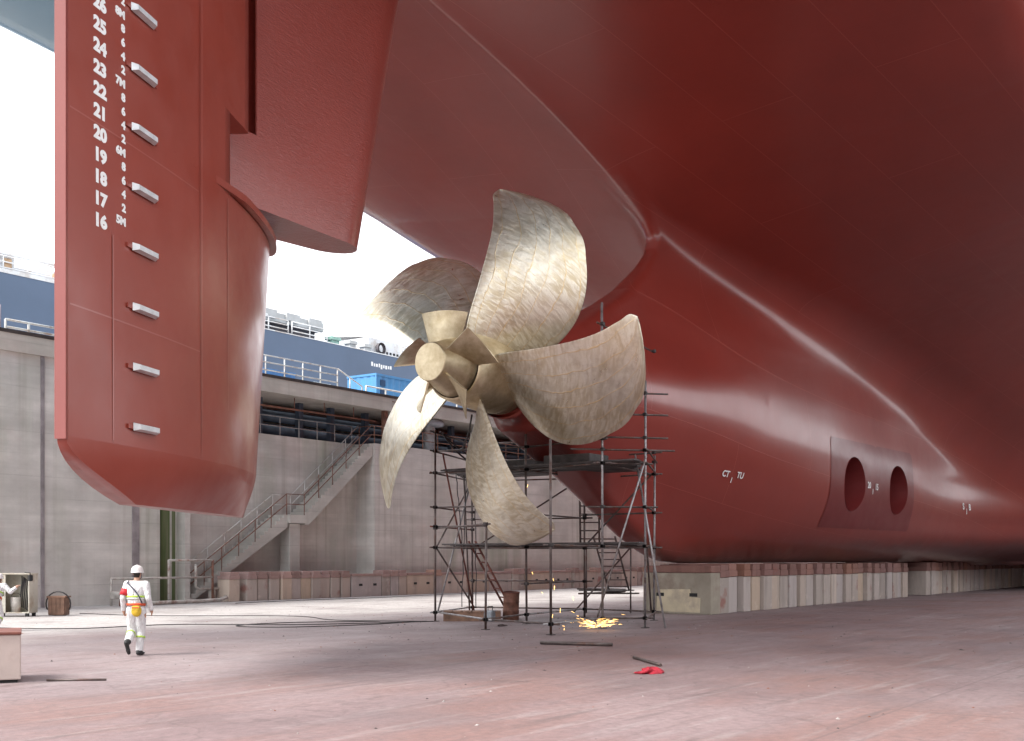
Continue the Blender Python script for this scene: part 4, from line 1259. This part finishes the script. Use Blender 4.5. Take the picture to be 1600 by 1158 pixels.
ladder('ladder', 'short dark ladder standing above the lower deck against the stern', (32.9, 0.9, 2.45), (33.3, 0.4, 2.45), (32.85, 0.9, 4.1), (33.25, 0.4, 4.1), 6, M_STEEL)
t = thing('scaffold_trestle', 'small steel tube trestle behind the scaffold beside the end keel block', 'trestle', (36, 1.3, 0))
for (p, r_) in (((-0.6, 0.9, 0), (-0.6, 0.9, 2.4)), ((0.5, -0.3, 0), (0.5, -0.3, 2.4)), ((-2.2, 0.0, 0), (-2.2, 0.0, 0.9))):
    q = MB(); q.tube([p, r_], 0.03, 7); q.build('standard', M_STEEL, t)
for (p, r_) in (((-2.4, 0.1, 0.75), (0.8, 0.1, 0.75)), ((-0.7, 1.1, 0.7), (0.6, -0.6, 0.7)), ((-2.0, 0.4, 0.9), (2.4, -1.0+2.0, 0.78)), ((-0.6, 0.9, 2.35), (0.5, -0.3, 2.35))):
    q = MB(); q.tube([p, r_], 0.03, 7); q.build('ledger', M_STEEL, t)
q = MB(); q.tube([(-2.6, 0.2, 0.1), (0.4, -0.3, 2.3)], 0.03, 7); q.build('brace', M_STEEL, t)
q = MB(); q.box((-0.8, -0.4, 0.79), (0.6, 1.1, 0.83)); q.build('plank', M_PLANK, t)

# drum, pallet, loose things on the floor
t = thing('drum', 'tilted rusty brown drum standing behind the red ladder', 'drum', (29.7, 1.5, 0.02))
q = MB(); q.lathe([(0.0, 0.0), (0.25, 0.0), (0.26, 0.03), (0.25, 0.28), (0.265, 0.3), (0.25, 0.32), (0.25, 0.56), (0.265, 0.58), (0.25, 0.6), (0.255, 0.86)], (0, 0, 0), 2, 28); q.build('shell', simple('drum_rust', (0.15, 0.065, 0.045), 0.75, 0.1, var=0.5, scale=5, bump=0.2), t)
q = MB(); q.lathe([(0.0, 0.84), (0.24, 0.84), (0.27, 0.87), (0.25, 0.89), (0.235, 0.86), (0.0, 0.86)], (0, 0, 0), 2, 28); q.build('lid', M_STEEL_R, t)
t.rotation_euler = (R_(3), R_(-4), 0.3)
t = thing('pallet', 'low brown wooden pallet box on the floor inside the left scaffold bay', 'pallet', (28.9, 2.4, 0), R_(-55))
M_WOOD = simple('brown_wood', (0.20, 0.115, 0.08), 0.8, var=0.4, scale=4, bump=0.3)
for k in range(6):
    q = MB(); q.box((-0.9+k*0.3, -0.4, 0.27), (-0.9+k*0.3+0.27, 0.4, 0.31)); q.build('top_board', M_WOOD, t)
for yy in (-0.38, 0.0, 0.32):
    q = MB(); q.box((-0.9, yy, 0.04), (0.88, yy+0.08, 0.267)); q.build('bearer', M_WOOD, t)
q = MB(); q.box((-0.9, -0.4, 0), (0.88, -0.25, 0.037)); q.box((-0.9, 0.25, 0), (0.88, 0.4, 0.037)); q.build('bottom_board', M_WOOD, t)
t = thing('machine', 'small grey machine standing on the pallet corner', 'machine', (29.5, 1.75, 0.3))
t.location = (28.95, 1.75, 0.0)
q = MB(); q.box((-0.16, -0.16, 0.0), (0.16, 0.16, 0.34), bev=0.04); q.build('casing', simple('machine_grey', (0.25, 0.27, 0.3), 0.5, 0.2), t)
q = MB(); q.tube([(-0.12, 0, 0.34), (-0.12, 0, 0.46), (0.12, 0, 0.46), (0.12, 0, 0.34)], 0.015, 6); q.build('handle', M_DARK, t)
def lying(name, label, cat, p, r_, rad, m):
    c_ = (Vector(p)+Vector(r_))/2
    q = MB(); q.tube([Vector(p)-c_, Vector(r_)-c_], rad, 8); o = q.build(name, m); o.location = c_; return tag(o, label, cat)
lying('steel_tube', 'dark steel tube lying on the floor in front of the scaffold', 'tube', (21.75, -4.95, 0.045), (22.15, -6.6, 0.045), 0.04, M_STEEL)
lying('steel_rod', 'short dark rod lying near the red rag', 'rod', (19.7, -8.5, 0.03), (18.55, -9.7, 0.03), 0.028, M_STEEL)
def cloth_lump(label, loc, r, m, seed):
    rr_ = np.random.default_rng(seed); q = MB(); P = []
    for i in range(13):
        row = []
        for j in range(25):
            th = i/12*PI/2; ph = j/24*2*PI
            k = 1+0.3*math.sin(3*ph+seed+i*0.5)+0.18*math.sin(7*ph+i)
            row.append((r*1.6*math.sin(th)*math.cos(ph)*k, r*math.sin(th)*math.sin(ph)*k, max(0.0, r*0.45*math.cos(th)*(1+0.4*math.sin(4*ph+i)))))
        P.append(row)
    q.grid(P); o = q.build('rag', m); o.location = loc; return tag(o, label, 'rag')
cloth_lump('crumpled red rag lying on the floor', (17.4, -10.1, 0.005), 0.17, simple('red_rag', (0.42, 0.02, 0.04), 0.8, var=0.35, scale=15), 1)
cloth_lump('small dark rag lump on the floor below the ladder', (27.0, -0.1, 0.005), 0.1, simple('dark_rag', (0.06, 0.04, 0.04), 0.9), 4)
def floor_cable(label, pts, r=0.022):
    pts = [Vector((x, y, r)) for x, y in pts]
    P = []
    for i in range(len(pts)-1):
        p0, p1, p2, p3 = pts[max(i-1, 0)], pts[i], pts[i+1], pts[min(i+2, len(pts)-1)]
        for k in range(8):
            t_ = k/8
            P.append(0.5*((2*p1)+(p2-p0)*t_+(2*p0-5*p1+4*p2-p3)*t_*t_+(3*p1-p0-3*p2+p3)*t_**3))
    P.append(pts[-1])
    c_ = pts[0].copy(); c_.z = 0
    q = MB(); q.tube([v-c_ for v in P], r, 6); o = q.build('floor_cable', M_HOSE); o.location = c_; tag(o, label, 'cable')
floor_cable('black cable snaking across the pale floor from scaffold to wall', [(27.6, 3.2), (26.5, 6), (27.5, 9), (25, 13), (24.5, 16.5)], 0.014)
floor_cable('black cable running along the floor behind the white clad worker', [(27.7, 3.0), (24, 5.2), (22.0, 8.2), (19.0, 8.9), (17.6, 12.5), (16.5, 15)], 0.014)
floor_cable('thin cable lying along the foot of the side blocks', [(34, 19.2), (38, 19.4), (43, 19.0), (49, 19.6), (54, 19.2)], 0.014)
floor_cable('cable loop lying on the floor left of the scaffold', [(27.5, 3.3), (24.8, 3.6), (22.8, 4.7), (22.6, 6.2), (24.6, 6.2), (26.8, 4.4)], 0.014)

q = MB(); rg = random.Random(21)
for i in range(900):
    x = rg.uniform(9, 45); y = rg.uniform(-16, 17)
    if rg.random() < .5: x = rg.gauss(27, 5); y = rg.gauss(0, 5)
    s_ = rg.uniform(.006, .02)*(1.6 if rg.random() < .08 else 1); a = rg.uniform(0, 6.28)
    c_, d_ = math.cos(a)*s_, math.sin(a)*s_; k = rg.uniform(.5, 2.2)
    q.add([(x+c_*k, y+d_*k, .001), (x-d_, y+c_, .001), (x-c_*k, y-d_*k, .001), (x+d_, y-c_, .001), (x+c_*.2, y+d_*.2, s_*.9)], [(0, 1, 4), (1, 2, 4), (2, 3, 4), (3, 0, 4)], mi=rg.choice((0, 0, 1, 2)))
tag(q.build('floor_grit', [M_CLAMP, simple('pale_chip', (0.36, 0.33, 0.32), 0.9), simple('rust_chip', (0.2, 0.08, 0.05), 0.9)]), 'loose grit and paint chips scattered over the dock floor', 'debris', kind='stuff')
# grinding sparks: glowing slivers of hot metal
g = NT('hot_metal'); g.b.inputs['Emission Color'].default_value = (1.0, 0.55, 0.16, 1); g.b.inputs['Emission Strength'].default_value = 3.0
g.b.inputs['Base Color'].default_value = (0.4, 0.2, 0.1, 1)
M_SPARK = g.m
q = MB(); r3 = random.Random(11)
src = Vector((26.9, -3.3, 0.05))
dl = Vector((R_y := 0.577, -0.817, 0)).normalized()
for i in range(80):
    a_ = r3.gauss(0.0, 0.45); far = abs(r3.gauss(0, 1.0))
    d = (dl*math.cos(a_)*(1 if r3.random() < .45 else -1)+Vector((-dl.y, dl.x, 0))*math.sin(a_))
    p = src+d*far*0.3+Vector((0, 0, abs(r3.gauss(0, 0.10))+0.02+0.12*far*r3.random()))
    L = r3.uniform(0.05, 0.3)*(1.0 if far < 1.2 else 0.6)
    e = p+d*L+Vector((0, 0, r3.uniform(-.02, .06)))
    q.tube([p, e], [r3.uniform(.0025, .0055), 0.0012], 4, caps=False)
for i in range(14):
    f = r3.random()
    p = Vector((28.0, -0.4, 4.6)).lerp(src+Vector((-.3, 1.0, 0)), f)+Vector((r3.gauss(0, .25), r3.gauss(0, .3), r3.gauss(0, .15)))
    p.z = max(p.z, 0.05)
    q.tube([p, p+Vector((r3.uniform(-.03, .03), r3.uniform(-.03, .03), -r3.uniform(.03, .14)))], 0.0045, 4, caps=False)
tag(q.build('grinding_sparks', M_SPARK), 'orange grinding sparks spraying over the floor at the scaffold foot', 'sparks', kind='stuff')

# ------------------------------------------------------------------ left foreground: block, cabinet, small box
t = thing('concrete_block', 'beige concrete block with rusty top edge at the left foreground', 'block', (10.35, -2.75, 0), R_(35.2-90+23))
q = MB(); q.box((-1.9, 0, 0.05), (0, 1.2, 0.755), bev=0.02); q.build('block_body', simple('beige_block', (0.46, 0.38, 0.35), 0.85, var=0.12, scale=2, bump=0.2, dirt=(0.36, 0.27, 0.24)), t)
q = MB(); q.box((-1.92, -0.02, 0.758), (0.01, 1.2, 0.80), bev=0.01); q.build('rusty_edge', M_STEEL_R, t)
for xx in (-1.7, -0.35):
    q = MB(); q.box((xx, 0.05, 0), (xx+0.3, 1.1, 0.047)); q.build('bearer', M_DARK, t)
lying('steel_rod', 'dark rod on the floor beside the beige foreground block', 'rod', (10.7, -2.9, 0.02), (11.3, -3.6, 0.02), 0.018, M_STEEL)
t = thing('tool_cabinet', 'cream metal cabinet with its right half open standing by the dock wall', 'cabinet', (21.5, 17.0, 0), R_(35.2-90))
M_CAB = simple('cabinet_cream', (0.55, 0.53, 0.46), 0.55, var=0.1, dirt=(0.4, 0.33, 0.25))
Wc, Hc, Dc = 1.25, 1.42, 0.7
q = MB()
for lo, hi in (((0, 0, .12), (0.03, Dc, Hc)), ((Wc-.03, 0, .12), (Wc, Dc, Hc)), ((0.03, 0, .12), (Wc-.03, Dc, .15)), ((-.02, -.02, Hc), (Wc+.02, Dc, Hc+.04)), ((0.03, Dc-.03, .15), (Wc-.03, Dc, Hc))): q.box(lo, hi)
q.build('carcass', M_CAB, t)
q = MB(); q.box((0.031, -0.012, .13), (0.46, 0.02, Hc-.01), bev=.008); dd = q.build('door', M_CAB, t)
q = MB(); q.tube([(0.40, -0.03, 0.7), (0.40, -0.03, 0.85)], 0.012, 6); q.build('handle', M_DARK, dd)
for xx in (0.05, Wc-0.15):
    for yy in (0.03, Dc-0.13):
        q = MB(); q.box((xx, yy, 0), (xx+0.1, yy+0.1, 0.118)); q.build('foot', M_DARK, t)
t2 = thing('bucket', 'pale bucket standing inside the open cream cabinet', 'bucket', Vector((21.5, 17.0, 0.152))+Vector((0.577, -0.817, 0))*0.68+Vector((0.817, 0.577, 0))*0.3)
q = MB(); q.lathe([(0.0, 0), (0.15, 0.0), (0.185, 0.5), (0.175, 0.5), (0.14, 0.02)], (0, 0, 0), 2, 20); q.build('pail', M_PIPE, t2)
q = MB(); q.tube([(0.18*math.cos(a), 0, 0.5+0.14*math.sin(a)) for a in np.linspace(0, PI, 9)], 0.008, 5); q.build('handle', M_DARK, t2)
for k in range(5):
    P = [Vector((0.86+k*0.06+0.02*math.sin(i*.5+k), 0.3+0.05*math.cos(i*.6+k), 1.36-i*0.105-0.03*k)) for i in range(11)]
    rt = Matrix.Translation((21.5, 17.0, 0)) @ Matrix.Rotation(R_(35.2-90), 4, 'Z')
    q = MB(); P = [rt @ p for p in P]; c_ = P[0].copy(); q.tube([p-c_ for p in P], 0.02, 6); o = q.build('hanging_hose', M_HOSE); o.location = c_
    tag(o, 'coiled dark hose hanging inside the open cream cabinet', 'hose', 'hoses hanging in the cabinet')
lamp = thing('cabinet_box', 'small dark fitting hung on the top right corner of the cream cabinet', 'fitting', rt @ Vector((1.28, -0.05, 1.2)))
q = MB(); q.box((0, 0, 0), (0.14, 0.12, 0.2), bev=0.03); q.build('casing', M_DARK, lamp)
q = MB(); q.tube([(0.07, 0.06, 0.2), (0.07, 0.06, 0.27), (-0.05, 0.2, 0.29)], 0.015, 6); q.build('hook', M_DARK, lamp)
t = thing('wooden_crate', 'small brown wooden cable crate beside the cream cabinet', 'crate', (23.0, 16.1, 0), R_(35.2-90))
q = MB()
for k in range(4): q.box((k*0.14, -0.005, 0.05), (k*0.14+0.125, 0.015, 0.62)); q.box((k*0.14, 0.47, 0.05), (k*0.14+0.125, 0.49, 0.62))
q.box((0.0, 0.016, 0.02), (0.55, 0.469, 0.6)); q.build('boards', M_WOOD, t)
q = MB(); q.box((-0.04, -0.04, 0.62), (0.59, 0.52, 0.67)); q.build('lid', M_WOOD, t)
q = MB(); q.tube([(0.27+0.42*math.cos(a), 0.2, 0.4+0.42*math.sin(a)) for a in np.linspace(-0.5, PI+0.5, 16)], 0.025, 6); q.build('cable_coil', M_HOSE, t)

# ------------------------------------------------------------------ people
def person_mesh(J, name):
    """union of tapered limbs fused by a voxel remesh into one continuous body"""
    q = MB()
    def cap(p, r0, e, r1, n=14):
        p, e = Vector(p), Vector(e); d = (e-p).normalized()
        pts = []; rs = []
        for a in (80, 55, 28): pts.append(p-d*r0*math.sin(R_(a))); rs.append(r0*math.cos(R_(a)))
        for f in (0, .5, 1): pts.append(p.lerp(e, f)); rs.append(r0+(r1-r0)*f)
        for a in (28, 55, 80): pts.append(e+d*r1*math.sin(R_(a))); rs.append(r1*math.cos(R_(a)))
        q.tube(pts, rs, n)
    def ell(c, rx, ry, rz, rot=None):
        bm = bmesh.new(); bmesh.ops.create_uvsphere(bm, u_segments=20, v_segments=14, radius=1)
        M = Matrix.Translation(c) @ (rot or Matrix.Identity(4)) @ Matrix.Diagonal((rx, ry, rz, 1))
        bmesh.ops.transform(bm, matrix=M, verts=bm.verts); bm.verts.index_update()
        q.add([v.co for v in bm.verts], [[v.index for v in f.verts] for f in bm.faces], True); bm.free()
    J(cap, ell)
    o = q.build(name, M_WHITE)
    m = o.modifiers.new('r', 'REMESH'); m.mode = 'VOXEL'; m.voxel_size = 0.0085; m.use_smooth_shade = True
    s_ = o.modifiers.new('s', 'SMOOTH'); s_.factor = 0.5; s_.iterations = 4
    dg = bpy.context.evaluated_depsgraph_get()
    me = bpy.data.meshes.new_from_object(o.evaluated_get(dg))
    bpy.data.objects.remove(o)
    return me
def cover_mat():
    g = NT('white_coverall'); c = g.coord()
    g.set(g.ramp(g.noise(c, 4, 5), [(0.3, (0.70, 0.70, 0.72)), (0.7, (0.80, 0.80, 0.82))]), 0.85, 0,
          g.bump(g.noise(g.coord((7, 7, 3.5)), 1.6, 4, 0.6, 0.8), 1.0, 0.09), spec=0.2)
    return g.m
M_COVER = cover_mat()
M_SKIN = simple('skin', (0.48, 0.28, 0.20), 0.6, var=0.08, scale=12)
M_BOOT = simple('boot_rubber', (0.02, 0.02, 0.022), 0.6, var=0.3, scale=8)
M_HAIR = simple('dark_hair', (0.02, 0.015, 0.012), 0.8, var=0.4, scale=30)
M_HAT = simple('helmet_white', (0.78, 0.78, 0.78), 0.35, var=0.04)
M_LIME = simple('lime_stripe', (0.42, 0.62, 0.08), 0.6, var=0.1)
M_ORANGE = simple('orange_belt', (0.62, 0.09, 0.03), 0.6, var=0.15)
M_YEL = simple('yellow_pouch', (0.55, 0.36, 0.02), 0.65, var=0.25, scale=10)
M_REDB = simple('red_armband', (0.55, 0.02, 0.03), 0.6, var=0.1)
M_STRAP = simple('navy_strap', (0.03, 0.035, 0.07), 0.7)
def hand(cap, ell, wr, d, side, k=1.0):
    """palm with four curled fingers and a thumb; d: forearm direction"""
    wr, d = Vector(wr), Vector(d).normalized()
    f = Vector((1, 0, 0))                      # towards the walking direction
    f = (f-d*f.dot(d)).normalized(); n = d.cross(f)*side
    cap(wr, 0.027, wr+d*0.05, 0.033)
    for i in range(4):
        o_ = f*(0.030-0.020*i)
        a = wr+d*0.075+o_*0.9; b_ = a+d*(0.032+0.006*(i in (1, 2)))+n*0.008
        e = b_+d*0.022+n*0.02
        cap(wr+d*0.04+o_*0.8, 0.0135, a, 0.0115, 8); cap(a, 0.0105, b_, 0.0098, 8); cap(b_, 0.0098, e, 0.0085, 8)
    cap(wr+d*0.018+f*0.018, 0.013, wr+d*0.055+f*0.05, 0.011, 8); cap(wr+d*0.055+f*0.05, 0.011, wr+d*0.085+f*0.052+n*0.012, 0.009, 8)
def ring(q, c, ax, rx, ry, w, n=28, th=0.006):
    """a band round a limb: elliptical hoop of width w along axis ax"""
    c, ax = Vector(c), Vector(ax).normalized()
    u = Vector((1, 0, 0)); u = (u-ax*u.dot(ax)).normalized(); v = ax.cross(u)
    P = []
    for i in range(n+1):
        t_ = 2*PI*i/n
        o_ = u*rx*math.cos(t_)+v*ry*math.sin(t_); e = o_.normalized()*th
        P.append([c+o_-ax*w/2, c+o_+e-ax*w/2, c+o_+e+ax*w/2, c+o_+ax*w/2])
    q.grid(P, True)
def make_person(label, loc, rz, pose, first=True):
    """local frame: +x walking direction, +y left, z up; pose holds the joints"""
    P = {k: Vector(v) for k, v in pose.items()}
    def J(cap, ell):
        cap(P['pelvis']+Vector((0, .075, -.02)), .125, P['pelvis']+Vector((0, -.075, -.02)), .125)
        cap(P['pelvis'], .14, P['waist'], .135)
        cap(P['waist']+Vector((0, .04, 0)), .13, P['chest']+Vector((0, .05, 0)), .145); cap(P['waist']+Vector((0, -.04, 0)), .13, P['chest']+Vector((0, -.05, 0)), .145)
        for s in 'lr':
            cap(P['neck']+Vector((0, 0, -.06)), .07, P['sh_'+s], .082)
            cap(P['chest'], .12, P['sh_'+s]+Vector((0, 0, -.05)), .085)
            cap(P['sh_'+s], .082, P['el_'+s], .062); cap(P['el_'+s], .062, P['wr_'+s], .048)
            cap(P['hip_'+s], .118, P['kn_'+s], .088); cap(P['kn_'+s], .088, P['an_'+s], .072)
            cap(P['an_'+s], .05, P['heel_'+s], .044); cap(P['heel_'+s], .045, P['toe_'+s], .038); cap(P['ball_'+s], .046, P['toe_'+s], .036)
            hand(cap, ell, P['wr_'+s], P['wr_'+s]-P['el_'+s], 1 if s == 'l' else -1)
        cap(P['neck'], .06, P['head']+Vector((-.01, 0, -.08)), .058)
        h = P['head']
        ell(h, .098, .077, .118); ell(h+Vector((.035, 0, -.07)), .06, .055, .055)
        cap(h+Vector((.092, 0, .0)), .012, h+Vector((.112, 0, -.03)), .015, 8)
        cap(h+Vector((.085, .02, -.066)), .009, h+Vector((.085, -.02, -.066)), .009, 8)
        for sy in (1, -1): ell(h+Vector((-.005, .08*sy, -.01)), .022, .010, .034); ell(h+Vector((.083, .03*sy, .01)), .013, .014, .010)
    me = person_mesh(J, 'person')
    me.materials.clear()
    for m_ in (M_COVER, M_SKIN, M_BOOT, M_HAIR): me.materials.append(m_)
    mi = []
    hd = P['head']; hands = [(P['wr_'+s], (P['wr_'+s]-P['el_'+s]).normalized()) for s in 'lr']
    for p in me.polygons:
        c_ = p.center; k = 0
        if c_.z > P['neck'].z+0.005 and (c_-hd).length < 0.22:
            k = 3 if (c_.x < hd.x-0.035 and c_.z > hd.z-0.085) or c_.z > hd.z+0.05 else 1
        for wv, dv in hands:
            if (c_-wv).dot(dv) > 0.012 and (c_-wv).length < 0.2: k = 1
        for s in 'lr':
            if (c_-P['an_'+s]).dot((P['an_'+s]-P['kn_'+s]).normalized()) > 0.01 and (c_-P['an_'+s]).length < 0.36: k = 2
        mi.append(k)
    me.polygons.foreach_set('material_index', mi)
    me.polygons.foreach_set('use_smooth', [True]*len(mi)); me.update()
    o = link(bpy.data.objects.new('person', me)); o.location = loc; o.rotation_euler = (0, 0, rz)
    tag(o, label, 'person')
    q = MB(); h = hd+Vector((0, 0, .035))
    prof = [(0.0, .125), (.05, .121), (.09, .102), (.118, .065), (.128, .02), (.132, -.012)]
    bm_ = []
    rows = []
    for (r, z) in prof: rows.append([(h.x+r*1.06*math.cos(2*PI*i/28), h.y+r*.92*math.sin(2*PI*i/28), h.z+z) for i in range(29)])
    rows.append([(h.x+(.142+.045*max(0, math.cos(2*PI*i/28)))*1.06*math.cos(2*PI*i/28), h.y+.145*.92*math.sin(2*PI*i/28), h.z-.022) for i in range(29)])
    rows.append([(h.x+.125*1.06*math.cos(2*PI*i/28), h.y+.125*.92*math.sin(2*PI*i/28), h.z-.026) for i in range(29)])
    q.grid(rows); q.tube([(h.x-.12+.24*i/8, h.y, h.z+.131*math.sqrt(max(0.0, 1-((i-4)/4.4)**2))) for i in range(9)], .012, 6)
    hm = q.build('helmet', M_HAT, o)
    q = MB(); P_ = [(h.x-.02, sy*.088, h.z-.03) for sy in (1,)]
    q.tube([(h.x-.02, .09, h.z-.02), (h.x+.03, .08, h.z-.12), (h.x+.05, 0, h.z-.165), (h.x+.03, -.08, h.z-.12), (h.x-.02, -.09, h.z-.02)], .007, 5); q.build('chin_strap', M_STRAP, hm)
    tax = (P['chest']-P['waist']).normalized()
    q = MB(); ring(q, P['waist'].lerp(P['chest'], .42), tax, .152, .196, .035); q.build('reflective_stripe', M_LIME, o)
    q = MB(); ring(q, P['waist'].lerp(P['chest'], .25), tax, .150, .192, .03); q.build('reflective_stripe', simple('silver_stripe', (0.6, 0.62, 0.62), 0.4) if 'silver_stripe' not in bpy.data.materials else bpy.data.materials['silver_stripe'], o)
    q = MB(); ring(q, P['pelvis'].lerp(P['waist'], .62), tax, .155, .185, .05); q.build('belt', M_ORANGE, o)
    for s in 'lr':
        d = P['an_'+s]-P['kn_'+s]
        q = MB(); ring(q, P['kn_'+s]+d*.30, d, .088, .088, .035); q.build('reflective_stripe', M_LIME, o)
    return o, P
cam_yaw = R_(35.2)
walk = dict(pelvis=(0, 0, .93), waist=(.0, 0, 1.08), chest=(.02, 0, 1.32), neck=(.03, 0, 1.50), head=(.055, 0, 1.655),
    sh_l=(.02, .19, 1.43), sh_r=(.02, -.19, 1.43), el_l=(-.05, .255, 1.15), el_r=(-.02, -.26, 1.15), wr_l=(.04, .275, .92), wr_r=(.10, -.27, .92),
    hip_l=(0, .085, .88), hip_r=(0, -.085, .88), kn_l=(.06, .115, .49), kn_r=(.10, -.06, .48), an_l=(-.30, .05, .30), an_r=(.02, -.055, .10),
    heel_l=(-.38, .05, .28), ball_l=(-.30, .045, .13), toe_l=(-.26, .045, .07), heel_r=(-.04, -.055, .05), ball_r=(.12, -.06, .046), toe_r=(.20, -.06, .04))
pw, PW = make_person('person in white coverall, white helmet and red armband walking away with yellow pouch', (14.62, 0.09, 0.0), cam_yaw+R_(-4), walk)
q = MB(); ring(q, PW['sh_l'].lerp(PW['el_l'], .58), PW['el_l']-PW['sh_l'], .08, .08, .13); q.build('armband', M_REDB, pw)
q = MB()
bm = bmesh.new(); bmesh.ops.create_uvsphere(bm, u_segments=16, v_segments=10, radius=1); bm.verts.index_update()
q.add([(v.co.x*.06-.20, v.co.y*.105-.085, v.co.z*.115+.90) for v in bm.verts], [[v.index for v in f.verts] for f in bm.faces], True); bm.free()
q.box((-.26, -.17, .90), (-.17, 0.0, 1.01), bev=.03); pch = q.build('pouch', M_YEL, pw)
q = MB(); q.box((-.265, -.16, .965), (-.16, -.01, .985)); q.build('pouch_flap', M_ORANGE, pch)
P_ = [(-.135, .13, 1.465), (-.155, .05, 1.40), (-.165, -.05, 1.30), (-.16, -.13, 1.18), (-.13, -.175, 1.05)]
q = MB(); q.tube([(.02, .155, 1.50)]+P_, .013, 6); q.build('shoulder_strap', M_STRAP, pw)
stoop = dict(pelvis=(-.08, 0, .80), waist=(-.02, 0, .94), chest=(.08, 0, 1.13), neck=(.15, 0, 1.28), head=(.21, 0, 1.40),
    sh_l=(.11, .19, 1.22), sh_r=(.11, -.19, 1.22), el_l=(.16, .30, 1.02), el_r=(.10, -.36, 1.05), wr_l=(.36, .24, .98), wr_r=(.12, -.50, 1.17),
    hip_l=(-.08, .085, .76), hip_r=(-.08, -.085, .76), kn_l=(.16, .12, .44), kn_r=(.05, -.12, .43), an_l=(.0, .11, .10), an_r=(-.20, -.11, .11),
    heel_l=(-.06, .11, .05), ball_l=(.10, .11, .046), toe_l=(.18, .11, .04), heel_r=(-.27, -.11, .06), ball_r=(-.10, -.11, .046), toe_r=(-.03, -.11, .04))
pe, PE = make_person('person in white coverall and white helmet stooping at the left edge behind the beige block', (17.28, 9.67, 0.0), cam_yaw, stoop)
q = MB(); q.tube([(.12, .15, 1.30), (-.06, .02, 1.15), (-.17, -.12, .98), (-.15, -.17, .85)], .013, 6); q.build('shoulder_strap', M_STRAP, pe)
